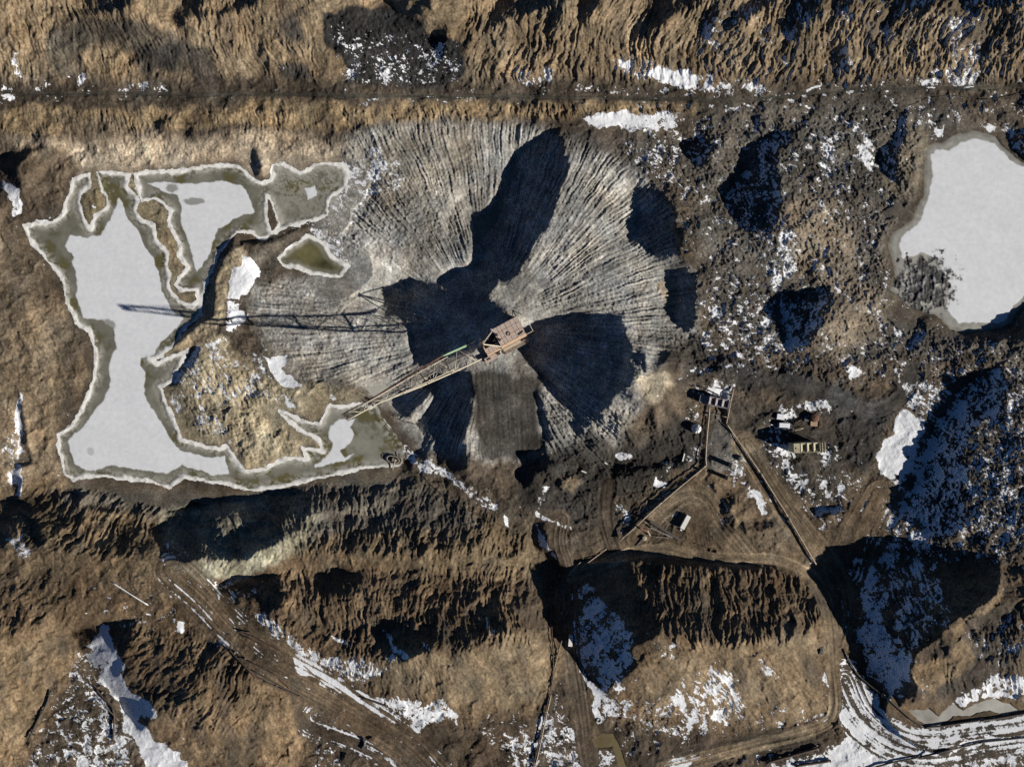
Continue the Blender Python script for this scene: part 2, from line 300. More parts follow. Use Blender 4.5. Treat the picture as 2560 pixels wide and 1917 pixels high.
def blur(A, s):
    n = int(3 * s + 1); k = np.exp(-.5 * (np.arange(-n, n + 1) / s) ** 2); k /= k.sum()
    P = np.pad(A, n, mode='edge'); o = 0
    for i in range(2 * n + 1): o = o + k[i] * P[:, i:i + A.shape[1]]
    P = o; o = 0
    for i in range(2 * n + 1): o = o + k[i] * P[i:i + A.shape[0], :]
    return o.astype(F)
FAN = [(860,335),(1000,310),(1200,305),(1390,318),(1420,345),(1560,400),(1640,470),(1700,560),(1690,640),(1740,680),(1745,830),(1690,860),(1640,900),(1620,940),(1600,1020),(1540,1110),(1520,1180),(1380,1130),(1290,1150),(1190,1145),(1050,1130),(1000,1060),(960,1010),(900,965),(780,955),(700,900),(640,830),(625,780),(640,700),(760,690),(800,660),(780,600),(790,550),(830,490),(870,430)]
# (albedo, softness, strength, outline)
PAINT = [
 ((.265,.190,.105),30,1,[(-300,-300),(2900,-300),(2900,195),(-300,200)]),
 ((.195,.142,.080),60,.8,[(1750,-300),(2900,-300),(2900,215),(1750,220)]),
 ((.080,.068,.052),14,.88,[(150,60),(300,40),(440,80),(470,110),(480,160),(440,190),(400,170),(330,130),(300,120),(220,110),(190,130),(130,140),(110,80)]),
 ((.120,.105,.080),12,.8,[(100,90),(190,120),(220,200),(200,210),(130,180)]),
 ((.052,.047,.042),12,.92,[(330,120),(460,110),(530,120),(560,220),(580,260),(500,235),(460,150),(400,180),(350,190)]),
 ((.075,.070,.064),10,.9,[(700,60),(760,30),(745,100),(715,90)]),
 ((.036,.035,.035),7,1,[(802,23),(880,20),(959,8),(995,28),(1060,50),(1060,80),(1100,95),(1159,101),(1163,197),(1133,218),(1040,232),(950,225),(872,215),(843,145),(811,101)]),
 ((.050,.046,.042),10,.95,[(700,160),(770,160),(775,200),(740,215),(690,190)]),
 ((.080,.062,.043),22,.95,[(-300,205),(300,218),(560,205),(640,200),(800,215),(1100,215),(1400,205),(1700,215),(2000,205),(2900,195),(2900,262),(2000,262),(1800,275),(1450,262),(1200,262),(700,262),(600,278),(300,275),(-300,272)]),
 ((.270,.190,.095),12,.95,[(-300,272),(300,270),(560,280),(640,245),(720,250),(900,258),(1190,255),(1430,258),(1740,262),(1740,288),(1430,292),(1200,300),(1000,310),(860,318),(740,330),(640,320),(560,310),(300,330),(110,335),(-300,345)]),
 ((.150,.115,.075),16,.8,[(130,290),(200,285),(320,300),(340,340),(180,355)]),
 ((.520,.415,.285),26,1,[(20,350),(170,362),(300,345),(420,345),(520,350),(600,335),(700,350),(800,345),(880,370),(870,400),(780,408),(640,430),(560,405),(400,415),(180,440),(100,420)]),
 ((.130,.095,.060),14,.9,[(60,360),(180,370),(195,420),(185,450),(160,500),(60,540),(-300,560),(-300,480),(40,470),(50,400)]),
 ((.250,.185,.110),30,.9,[(-300,560),(60,575),(120,680),(170,800),(230,890),(235,960),(150,1060),(140,1150),(180,1210),(-300,1240)]),
 ((.120,.092,.062),40,.6,[(-300,600),(60,600),(110,720),(60,780),(-300,760)]),
 ((.285,.278,.256),22,1,FAN),
 ((.270,.235,.175),30,.6,[(960,330),(1180,320),(1200,420),(1080,520),(960,520),(900,430)]),
 ((.170,.160,.140),30,.55,[(1000,480),(1120,470),(1200,540),(1180,640),(1040,640),(960,560)]),
 ((.230,.205,.160),20,.5,[(620,960),(640,830),(760,880),(860,960),(820,1000)]),
 ((.420,.350,.215),10,.9,[(400,965),(455,905),(490,875),(540,830),(580,850),(640,930),(700,960),(800,960),(900,990),(890,1015),(820,1010),(790,1060),(720,1030),(700,1030),(800,1100),(790,1120),(760,1120),(765,1150),(660,1170),(610,1175),(570,1115),(450,1100),(430,1040),(410,1000)]),
 ((.400,.320,.195),6,.95,[(400,892),(464,822),(505,775),(512,728),(530,682),(545,650),(570,640),(600,615),(640,640),(600,700),(570,720),(568,790),(520,830),(470,875),(400,905)]),
 ((.36,.29,.16),6,.95,ISLES[0]), ((.34,.27,.155),6,.95,ISLES[1]),
 ((.090,.078,.060),10,.95,[(635,600),(700,588),(760,570),(770,585),(720,620),(695,650),(700,690),(660,720),(640,700),(610,660)]),
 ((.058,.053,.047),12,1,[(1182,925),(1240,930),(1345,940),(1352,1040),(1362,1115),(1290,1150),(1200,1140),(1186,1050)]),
 ((.155,.150,.140),14,.7,[(1180,905),(1330,880),(1345,945),(1185,930)]),
 ((.240,.235,.215),8,.8,[(1262,710),(1300,690),(1360,678),(1383,690),(1380,712),(1340,730),(1290,752),(1262,745)]),
 ((.420,.350,.235),10,.85,[(1590,935),(1625,918),(1660,930),(1680,955),(1672,990),(1640,1005),(1610,1000),(1592,975)]),
 ((.310,.225,.130),8,.7,[(1640,700),(1690,690),(1690,790),(1660,770)]),
 ((.105,.082,.055),8,.9,[(1700,565),(1760,555),(1805,615),(1785,670),(1740,682),(1700,640)]),
 ((.060,.057,.052),30,.75,[(1610,840),(1700,830),(1780,850),(1840,900),(1820,960),(1700,960),(1680,910)]),
 ((.112,.100,.083),40,1,[(1790,270),(2000,250),(2230,250),(2400,260),(2430,320),(2310,400),(2290,520),(2220,600),(2230,700),(2260,780),(2330,830),(2500,850),(2640,850),(2640,900),(2300,900),(2000,900),(1850,860),(1760,740),(1740,560),(1720,400)]),
 ((.240,.190,.128),26,.75,[(1930,500),(2080,490),(2120,560),(2150,700),(2230,760),(2200,860),(2090,880),(2000,880),(2060,740),(2000,680),(1940,580)]),
 ((.230,.190,.130),16,.75,[(2240,380),(2300,310),(2320,380),(2300,500),(2240,500),(2210,450)]),
 ((.085,.076,.066),26,.75,[(1400,330),(1560,320),(1720,345),(1720,400),(1600,440),(1500,390),(1420,380)]),
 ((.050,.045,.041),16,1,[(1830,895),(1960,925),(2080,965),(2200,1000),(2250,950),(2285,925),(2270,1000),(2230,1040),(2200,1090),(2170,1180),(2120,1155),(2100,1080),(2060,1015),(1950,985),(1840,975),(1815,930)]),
 ((.095,.090,.084),6,.8,[(1990,935),(2060,950),(2130,975),(2135,1000),(2125,1060),(2150,1150),(2110,1100),(2095,1030),(2060,990),(1960,965)]),
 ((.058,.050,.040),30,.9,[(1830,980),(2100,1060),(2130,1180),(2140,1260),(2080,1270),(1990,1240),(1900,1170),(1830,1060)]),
 ((.115,.108,.098),5,1,[(1772,1030),(1815,1045),(1820,1065),(1870,1140),(1840,1190),(1768,1165),(1768,1080)]),
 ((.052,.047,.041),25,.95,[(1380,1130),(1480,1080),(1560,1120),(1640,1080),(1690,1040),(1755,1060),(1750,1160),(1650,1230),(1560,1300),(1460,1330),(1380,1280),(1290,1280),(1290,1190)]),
 ((.120,.090,.056),18,.8,[(1540,1240),(1650,1190),(1640,1235),(1570,1290),(1540,1290)]),
 ((.250,.180,.105),12,.85,[(1400,1190),(1440,1180),(1450,1215),(1420,1230),(1400,1215)]),
 ((.150,.105,.060),12,.9,[(1555,1348),(1765,1168),(1830,1200),(1900,1270),(1960,1350),(2000,1400),(1880,1385),(1730,1375),(1620,1370)]),
 ((.270,.190,.105),14,.9,[(1790,1280),(1820,1255),(1850,1260),(1860,1285),(1830,1305),(1795,1300)]),
 ((.150,.105,.060),25,.85,[(2000,1250),(2060,1260),(2180,1190),(2260,1250),(2190,1400),(2110,1420),(2060,1340)]),
 ((.080,.068,.054),60,.85,[(2300,1080),(2420,960),(2900,850),(2900,1400),(2440,1390),(2340,1370),(2270,1290)]),
 ((.220,.165,.100),16,.7,[(2420,1310),(2450,1290),(2440,1370),(2390,1400),(2390,1360)]),
 ((.165,.110,.058),45,1,[(-300,1410),(400,1440),(760,1400),(1100,1385),(1360,1400),(1560,1385),(2000,1410),(2110,1420),(2300,1410),(2900,1420),(2900,2200),(-300,2200)]),
 ((.185,.130,.068),20,.9,[(-300,1240),(130,1205),(420,1215),(640,1230),(990,1170),(1150,1260),(1340,1330),(1400,1430),(1200,1420),(760,1400),(400,1440),(-300,1440)]),
 ((.140,.128,.105),20,.85,[(130,1215),(420,1222),(640,1232),(990,1172),(1150,1260),(1200,1320),(900,1330),(640,1370),(400,1290),(150,1260)]),
 ((.260,.240,.165),14,.95,[(400,1300),(430,1270),(560,1255),(640,1235),(760,1235),(790,1300),(760,1380),(690,1410),(600,1450),(520,1445),(430,1430),(398,1370)]),
 ((.430,.400,.270),9,.9,[(420,1400),(470,1405),(560,1400),(640,1385),(700,1340),(720,1345),(690,1410),(600,1450),(520,1445),(430,1432)]),
 ((.270,.185,.095),40,.85,[(-300,1580),(170,1590),(200,1640),(170,1700),(60,1870),(20,1960),(-300,1960)]),
 ((.280,.190,.098),30,.9,[(480,1720),(560,1790),(640,1690),(740,1740),(790,1830),(740,1900),(560,1930),(440,1860),(400,1800)]),
 ((.260,.190,.105),40,.9,[(940,1640),(1130,1630),(1370,1560),(1390,1700),(1320,1780),(1180,1770),(1000,1740),(900,1700)]),
 ((.200,.145,.080),30,.9,[(1040,1390),(1380,1400),(1375,1500),(1340,1450),(1200,1430),(1040,1430)]),
 ((.255,.180,.098),35,.9,[(1580,1700),(1660,1600),(1800,1610),(2040,1560),(2070,1720),(2010,1800),(1800,1820),(1640,1760)]),
 ((.085,.070,.053),30,.9,[(2280,1740),(2300,1640),(2400,1560),(2480,1500),(2500,1440),(2560,1500),(2520,1700),(2380,1760)]),
 ((.250,.170,.085),5,.9,[(2280,1700),(2290,1660),(2370,1640),(2385,1570),(2460,1520),(2496,1480),(2500,1440),(2510,1450),(2505,1500),(2460,1535),(2410,1570),(2430,1660),(2380,1700),(2330,1740)]),
 ((.085,.068,.050),30,.85,[(220,1640),(280,1720),(330,1830),(400,1917),(400,2000),(20,2000),(110,1830),(170,1700)]),
 ((.075,.058,.042),18,.85,[(1320,1800),(1400,1700),(1420,1600),(1470,1700),(1480,1960),(1300,1960)]),
 ((.085,.062,.042),16,.75,[(780,1800),(900,1780),(1150,1810),(1330,1790),(1330,1960),(760,1960)]),
 ((.080,.062,.045),20,.8,[(1490,1790),(1620,1830),(1900,1830),(2050,1800),(2110,1700),(2150,1700),(2300,1820),(2640,1760),(2640,1960),(1480,1960)]),
]
# (coverage, softness, outline)
SNOW = [
 (.80,5,[(1850,1122),(1900,1195),(1960,1287),(2034,1405),(2024,1408),(1945,1288),(1885,1200),(1843,1132)]), (.62,9,[(1960,1180),(2010,1230),(2060,1340),(2090,1400),(2070,1400),(2010,1290),(1960,1230)]), (.6,8,[(2100,1250),(2120,1270),(2108,1310),(2098,1290)]),
 (.72,10,[(1958,761),(1995,738),(2036,718),(2056,773),(2053,813),(2036,834),(2016,880),(1972,884)]), (.70,12,[(1830,450),(1900,400),(1950,450),(1950,520),(1905,579),(1856,577),(1836,540)]), (.62,12,[(2274,270),(2233,325),(2204,374),(2204,406),(2227,446),(2239,406),(2268,333)]),
 (.32,40,[(1740,-60),(2640,-60),(2640,240),(1740,230)]), (.22,30,[(0,170),(560,200),(560,265),(0,270)]),
 (.46,14,[(90,200),(140,205),(140,250),(90,240)]), (.5,12,[(300,205),(420,215),(420,240),(300,240)]),
 (.78,6,[(38,130),(52,128),(52,205),(36,190)]), (.7,7,[(185,195),(205,190),(235,205),(205,220),(190,215)]),
 (.8,8,[(0,215),(30,225),(25,250),(0,250)]),
 (.40,22,[(810,60),(1150,120),(1160,210),(860,215)]),(.62,18,[(940,150),(985,150),(1000,190),(980,230),(930,205)]),(.55,14,[(860,180),(885,190),(885,215),(865,210)]),
 (.6,14,[(1060,135),(1090,130),(1090,170),(1050,180)]),(.55,10,[(700,165),(720,165),(720,195),(700,195)]),
 (.55,14,[(1280,165),(1390,165),(1385,215),(1280,218)]),(.85,6,[(1360,165),(1385,170),(1370,200),(1355,195)]),
 (.62,10,[(1530,160),(1580,130),(1600,150),(1660,170),(1750,185),(1750,215),(1700,218),(1600,195),(1540,185)]),
 (.85,5,[(1553,150),(1590,140),(1582,170),(1560,168)]),(.85,5,[(1600,185),(1640,168),(1750,190),(1735,218),(1660,200)]),
 (.8,6,[(1757,180),(1780,178),(1778,218),(1756,215)]),(.6,14,[(1780,190),(1930,215),(1920,245),(1780,240)]),
 (.62,20,[(1750,60),(1800,60),(1800,130),(1760,130)]),(.6,18,[(2090,20),(2140,40),(2120,70),(2090,60)]),
 (.62,18,[(2105,120),(2140,130),(2120,195),(2100,195)]),(.58,22,[(2340,60),(2440,20),(2460,90),(2380,130)]),(.55,25,[(2380,110),(2450,110),(2420,190),(2380,190)]),
 (.6,14,[(2200,70),(2240,60),(2220,100),(2200,95)]),(.8,6,[(1960,70),(1985,80),(1982,100),(1964,95)]),
 (.85,5,[(2300,205),(2350,198),(2345,215),(2270,225)]),(.8,5,[(2330,185),(2345,172),(2350,192)]),(.75,8,[(2350,180),(2450,175),(2440,205),(2370,210)]),
 (.9,4,[(1920,240),(1990,232),(2045,218),(2055,222),(1990,240),(1925,248)]),(.5,14,[(2050,220),(2300,200),(2300,225),(2060,230)]),(.8,4,[(2270,222),(2440,212),(2440,218),(2270,228)]),
 (.56,16,[(1430,222),(1760,225),(1760,242),(1430,242)]),(.40,20,[(860,235),(1400,238),(1400,262),(860,262)]),(.45,14,[(1560,255),(1780,255),(1780,275),(1560,275)]),
 (.98,7,[(1462,303),(1500,287),(1570,283),(1650,290),(1735,285),(1755,300),(1728,318),(1660,322),(1600,316),(1540,312),(1478,313)]),
 (.72,14,[(1600,310),(1740,285),(1790,300),(1760,345),(1700,345),(1620,325)]),
 (.50,30,[(1740,270),(1900,262),(2000,270),(1960,340),(1880,420),(1720,440),(1600,420),(1560,360),(1700,340)]),
 (.44,40,[(1900,260),(2200,250),(2250,300),(2220,450),(2060,480),(1960,340)]),
 (.95,5,[(1705,350),(1725,345),(1745,390),(1775,400),(1772,416),(1750,412),(1722,388)]),(.7,10,[(1860,370),(1900,350),(1920,420),(1930,540),(1860,575),(1845,540),(1880,450)]),
 (.55,30,[(1560,400),(1700,400),(1860,480),(1850,600),(1740,600),(1700,480)]),
 (.58,25,[(1740,560),(1800,560),(1960,620),(1960,700),(1900,740),(1760,740),(1740,690)]),(.85,8,[(1840,670),(1870,660),(1920,650),(1915,690),(1860,690)]),
 (.34,40,[(1700,260),(2240,260),(2230,620),(2240,800),(2330,900),(1800,960),(1690,700)]), (.30,50,[(1500,1760),(2100,1700),(2100,1917),(1500,1917)]), (.26,60,[(200,1450),(640,1450),(760,1640),(300,1600)]), (.28,40,[(1830,1150),(2120,1130),(2200,1400),(2000,1380)]), (.33,40,[(2280,880),(2640,820),(2640,960),(2260,960)]),
 (.50,30,[(1740,740),(1960,720),(2000,900),(1860,900),(1760,850)]),(.5,18,[(1640,960),(1500,945),(1760,950),(1800,930),(1720,910)]),
 (.62,14,[(2048,340),(2090,345),(2110,360),(2090,400),(2085,470),(2060,440)]),(.82,12,[(2165,325),(2185,380),(2205,430),(2180,430),(2150,400)]),(.6,12,[(2120,300),(2165,320),(2170,350),(2120,320)]),
 (.35,30,[(2200,230),(2640,220),(2640,330),(2430,320),(2330,360),(2280,330)]),(.62,16,[(2320,310),(2370,320),(2370,345),(2330,340)]),
 (.6,10,[(2440,310),(2500,300),(2490,330)]),(.5,14,[(2500,330),(2640,320),(2640,440),(2560,400)]),
 (.66,14,[(1955,800),(1985,850),(2020,860),(2000,890),(1960,880)]),(.62,18,[(1930,570),(1990,580),(2000,680),(1940,720),(1920,700)]),(.4,30,[(2080,860),(2330,800),(2400,960),(2100,960)]),(.95,6,[(2108,922),(2145,930),(2140,942),(2112,940)]),
 (.72,12,[(2235,790),(2255,830),(2240,830)]),(.66,12,[(2195,780),(2215,800),(2200,820)]),
 (.52,22,[(820,400),(900,390),(1010,400),(1020,470),(940,500),(870,560),(800,600),(760,570),(820,520)]),(.40,35,[(740,560),(880,480),(960,520),(860,660),(780,690)]),(.62,14,[(770,560),(800,560),(860,640),(875,670),(830,640)]),
 (.62,12,[(920,380),(960,370),(950,480),(930,470)]),(.55,12,[(1040,410),(1060,400),(1075,440),(1060,450)]),
 (.33,40,[(620,690),(860,690),(1000,820),(800,960),(640,880)]),
 (1,4,[(605,635),(640,650),(655,690),(632,720),(595,745),(570,740),(570,712),(585,690),(600,660)]),(.8,6,[(575,740),(600,745),(610,790),(580,830),(560,820),(572,780)]),
 (1,4,[(660,892),(700,885),(720,890),(712,910),(740,945),(760,960),(720,975),(700,960),(690,930)]),(.7,8,[(625,885),(650,900),(690,950),(670,950),(640,920)]),(.7,8,[(575,860),(540,870),(500,880),(440,905),(480,885),(540,850),(565,835)]),
 (.46,24,[(450,900),(560,850),(660,940),(700,1000),(560,1010),(480,1000),(440,960)]),(.48,14,[(500,1000),(560,1060),(620,1170),(570,1110),(480,1080)]),(.75,8,[(820,985),(845,990),(860,1005),(830,1010)]),
 (.85,6,[(700,990),(730,1000),(740,1025),(712,1020)]),(.6,10,[(440,930),(460,960),(440,1040),(425,1000)]),
 (.97,5,[(2238,1045),(2255,1030),(2285,1026),(2308,1050),(2305,1080),(2330,1090),(2318,1140),(2300,1190),(2270,1240),(2240,1250),(2215,1190),(2190,1140),(2210,1100),(2240,1080)]),
 (.52,16,[(2210,1200),(2300,1180),(2250,1300),(2210,1380),(2170,1330)]),(.62,12,[(2250,960),(2370,960),(2400,980),(2340,1060),(2310,1050),(2260,1010)]),
 (.66,14,[(2420,960),(2390,1000),(2350,1060),(2300,1200),(2260,1290),(2200,1400),(2230,1400),(2290,1300),(2360,1330),(2400,1290),(2380,1220),(2400,1120),(2420,1040)]),
 (.46,60,[(2300,1100),(2420,960),(2640,900),(2640,1390),(2440,1390),(2290,1370)]),(.72,14,[(2290,1310),(2330,1330),(2320,1370),(2270,1370)]),
 (.66,14,[(2160,1410),(2190,1400),(2195,1500),(2230,1590),(2270,1640),(2280,1720),(2230,1750),(2170,1690),(2150,1600),(2150,1540)]),(.40,40,[(2180,1400),(2340,1400),(2380,1540),(2270,1640),(2200,1520)]),
 (.40,40,[(2420,1560),(2640,1540),(2640,1760),(2420,1740)]),(.78,10,[(2390,1740),(2480,1700),(2640,1690),(2640,1760),(2500,1740),(2430,1760),(2390,1770),(2370,1760)]),(.7,10,[(2480,1695),(2560,1690),(2560,1740),(2500,1730)]),
 (.50,25,[(1900,1040),(1960,1060),(1990,1180),(2050,1240),(2100,1300),(2020,1290),(1960,1200),(1890,1140)]),(.9,5,[(1965,1160),(1990,1185),(2025,1200),(2010,1208),(1985,1200),(1975,1195)]),(.85,6,[(1950,1030),(1975,1020),(1985,1040),(1960,1050),(1945,1045)]),(.85,6,[(1940,1055),(1975,1055),(1980,1070),(1945,1068)]),
 (.60,14,[(1940,1010),(2080,1000),(2075,1030),(2000,1030),(1930,1030)]),(.75,7,[(1925,1105),(1990,1130),(1985,1140),(1930,1130)]),(.45,25,[(1990,1200),(2140,1180),(2160,1260),(2060,1300)]),(.55,14,[(2050,1120),(2100,1120),(2090,1160),(2060,1150)]),
 (.60,14,[(1720,970),(1830,950),(1830,990),(1810,1010),(1750,985)]),(.9,5,[(1795,965),(1825,970),(1820,1000),(1790,985)]),(.5,14,[(1740,1000),(1760,1030),(1740,1050),(1710,1050)]),
 (.70,10,[(1725,1120),(1760,1105),(1750,1150),(1715,1165),(1705,1185),(1700,1170),(1720,1150)]),(.92,5,[(1535,1133),(1560,1128),(1580,1142),(1555,1158),(1535,1148)]),(.9,5,[(1630,1215),(1640,1190),(1655,1200),(1672,1205),(1665,1220),(1640,1222)]),(.55,12,[(1660,1165),(1690,1160),(1690,1195),(1665,1190)]),
 (.80,7,[(1865,1220),(1900,1215),(1910,1240),(1920,1290),(1905,1290),(1890,1250),(1870,1245)]),(.5,14,[(1820,1160),(1860,1160),(1880,1250),(1830,1220)]),(.7,6,[(1820,1160),(1845,1155),(1840,1175),(1822,1180)]),
 (.80,6,[(1340,1272),(1360,1290),(1430,1305),(1430,1315),(1370,1308),(1345,1300)]),(.7,8,[(1350,1310),(1370,1340),(1395,1390),(1380,1400),(1360,1360)]),(.62,8,[(1340,1250),(1360,1215),(1375,1215),(1360,1260),(1345,1270)]),(.55,10,[(1540,1250),(1570,1265),(1565,1310),(1545,1300)]),
 (.62,10,[(1005,1110),(1060,1140),(1100,1165),(1180,1215),(1240,1255),(1260,1280),(1210,1270),(1130,1220),(1060,1180),(1015,1150)]),(.85,5,[(1255,1280),(1275,1290),(1280,1320),(1262,1310)]),
 (.92,7,[(250,1565),(270,1570),(290,1640),(320,1720),(370,1760),(380,1790),(350,1800),(400,1850),(480,1930),(380,1930),(310,1820),(300,1760),(265,1730),(240,1680),(215,1650),(230,1600)]),
 (.58,20,[(200,1640),(260,1740),(310,1830),(340,1930),(140,1930),(120,1850),(160,1760)]),(.40,30,[(180,1600),(250,1650),(240,1800),(100,1960),(60,1900),(150,1700)]),
 (.5,20,[(440,1440),(540,1430),(600,1520),(640,1590),(560,1560),(500,1540)]),(.95,5,[(440,1560),(458,1558),(452,1592),(437,1585)]),(.9,6,[(535,1450),(560,1500),(590,1560),(590,1580),(570,1540),(545,1500)]),
 (.62,14,[(640,1550),(700,1560),(760,1620),(900,1650),(980,1680),(900,1700),(820,1690),(740,1640),(690,1590)]),(.8,7,[(815,1580),(860,1600),(880,1620),(840,1612)]),(.7,6,[(950,1565),(965,1580),(1000,1630),(1020,1645),(1000,1650),(975,1610)]),(.7,6,[(960,1630),(990,1640),(985,1658),(970,1650)]),(.6,7,[(1045,1600),(1085,1625),(1090,1640),(1060,1620)]),(.6,7,[(1210,1540),(1245,1570),(1255,1590),(1225,1580)]),
 (.96,6,[(737,1645),(760,1640),(790,1645),(820,1680),(870,1710),(920,1730),(960,1750),(940,1770),(880,1760),(800,1700),(740,1675)]),(.78,14,[(880,1720),(960,1745),(1110,1755),(1120,1790),(1060,1830),(960,1800),(880,1765)]),(.82,7,[(1120,1770),(1150,1785),(1150,1810),(1115,1800)]),
 (.45,20,[(1200,1790),(1320,1800),(1320,1900),(1220,1860)]),(.60,14,[(1280,1850),(1350,1830),(1340,1930),(1280,1930)]),(.5,20,[(780,1840),(860,1860),(860,1930),(780,1930)]),
 (.55,22,[(1420,1560),(1470,1460),(1560,1540),(1590,1660),(1520,1720),(1450,1660)]),(.95,6,[(1452,1665),(1470,1695),(1505,1725),(1520,1748),(1500,1770),(1515,1795),(1508,1810),(1486,1820),(1478,1780),(1480,1740),(1460,1700)]),(.6,12,[(1500,1720),(1560,1700),(1560,1740),(1600,1760),(1540,1790),(1510,1770)]),
 (.92,7,[(1685,1725),(1710,1715),(1730,1740),(1740,1790),(1720,1830),(1700,1790),(1680,1750)]),(.64,22,[(1700,1720),(1780,1640),(1860,1700),(1860,1800),(1760,1830),(1720,1800)]),(.45,20,[(1590,1760),(1700,1760),(1720,1850),(1620,1840)]),(.5,18,[(1880,1640),(1960,1650),(1960,1700),(1880,1690)]),(.55,12,[(1640,1600),(1700,1610),(1680,1650),(1650,1640)]),
 (.55,26,[(1300,1840),(1400,1720),(1430,1800),(1470,1930),(1290,1930)]),(.52,14,[(1490,1860),(1480,1930),(1530,1930),(1525,1880)]),
 (.80,12,[(2100,1660),(2130,1720),(2200,1800),(2280,1850),(2400,1860),(2640,1820),(2640,1900),(2400,1900),(2200,1930),(1860,1930),(2060,1880),(2110,1840),(2110,1760)]),
 (.95,6,[(2180,1735),(2235,1790),(2230,1800),(2170,1750)]),(.9,8,[(1690,1895),(1780,1885),(1690,1925),(1640,1925)]),(.95,6,[(2105,1850),(2135,1830),(2120,1900),(2300,1895),(2100,1935),(1980,1930),(2090,1880)]),(.55,18,[(2340,1890),(2640,1850),(2640,1940),(2340,1940)]),
 (.6,14,[(2035,1780),(2060,1780),(2060,1805),(2035,1805)]),(.5,16,[(1920,1770),(1960,1770),(1960,1830),(1930,1820)]),
 (.8,4,[(40,970),(52,1000),(55,1090),(60,1130),(45,1140),(30,1080),(40,1020)]),(.5,14,[(0,1080),(50,1080),(50,1200),(0,1210)]),(.9,4,[(40,1165),(55,1175),(52,1240),(38,1235)]),
 (.9,5,[(10,450),(45,470),(55,530),(20,540)]),(.6,10,[(20,1340),(60,1330),(70,1390),(30,1390)]),(.55,10,[(410,1330),(430,1400),(500,1445),(440,1440),(405,1400)]),
]
ROADS = [
 ([(1585,1345),(1650,1278),(1715,1236),(1765,1248),(1805,1310),(1870,1392)],34,(.150,.112,.068),.85,7,.26),
 ([(1640,1340),(1672,1290),(1700,1262),(1730,1270),(1745,1320),(1760,1380)],22,(.115,.083,.050),.8,6,.24), # (centre line, half width, albedo, mask, streak wavelength, snow streak cover)
 ([(430,1425),(500,1490),(590,1580),(700,1665),(850,1755),(1000,1850),(1090,1940)],58,(.120,.085,.050),.9,9,.30),
 ([(790,1790),(900,1830),(990,1880),(1060,1960)],60,(.085,.062,.042),.8,10,.42),
 ([(1520,1210),(1515,1290),(1530,1360),(1545,1385)],20,(.075,.055,.038),.9,8,.12),
 ([(1425,1440),(1520,1402),(1580,1382),(1650,1374),(1740,1388),(1850,1396),(1930,1400),(1990,1420),(2040,1455),(2065,1510),(2080,1590),(2085,1680),(2088,1760),(2070,1805),(2000,1835),(1920,1855),(1800,1885),(1660,1920)],19,(.230,.170,.100),.95,9,.0),
 ([(1862,1112),(1935,1225),(2010,1330),(2085,1430),(2112,1520),(2092,1610)],36,(.190,.138,.080),.95,9,.22),
 ([(1400,1300),(1395,1360),(1415,1440),(1425,1560),(1440,1700),(1460,1820),(1480,1940)],26,(.135,.100,.066),.9,7,.20),
 ([(1690,1190),(1740,1215),(1790,1290),(1850,1370),(1900,1400)],22,(.130,.092,.052),.85,8,.25),
 ([(1750,1180),(1680,1250),(1600,1330),(1560,1370)],26,(.190,.138,.080),.85,8,.08),
 ([(-100,232),(300,235),(640,238),(760,236),(900,240),(1280,243),(1600,246),(1850,250),(1960,240),(2120,226),(2400,220),(2660,218)],6,(.050,.050,.040),.7,6,.12),
 ([(2110,1700),(2150,1790),(2230,1850),(2330,1870),(2450,1850),(2660,1815)],52,(.065,.052,.038),.85,9,.62),
 ([(2200,1240),(2150,1330),(2120,1430)],50,(.150,.105,.060),.7,10,.28),
 ([(1960,950),(2080,985),(2180,1030),(2260,985),(2285,920)],20,(.080,.076,.070),.8,8,.2),
 ([(1650,1915),(1800,1875),(1960,1850),(2050,1830)],26,(.070,.058,.044),.6,7,.1),
]
POLAR = (1222,822)
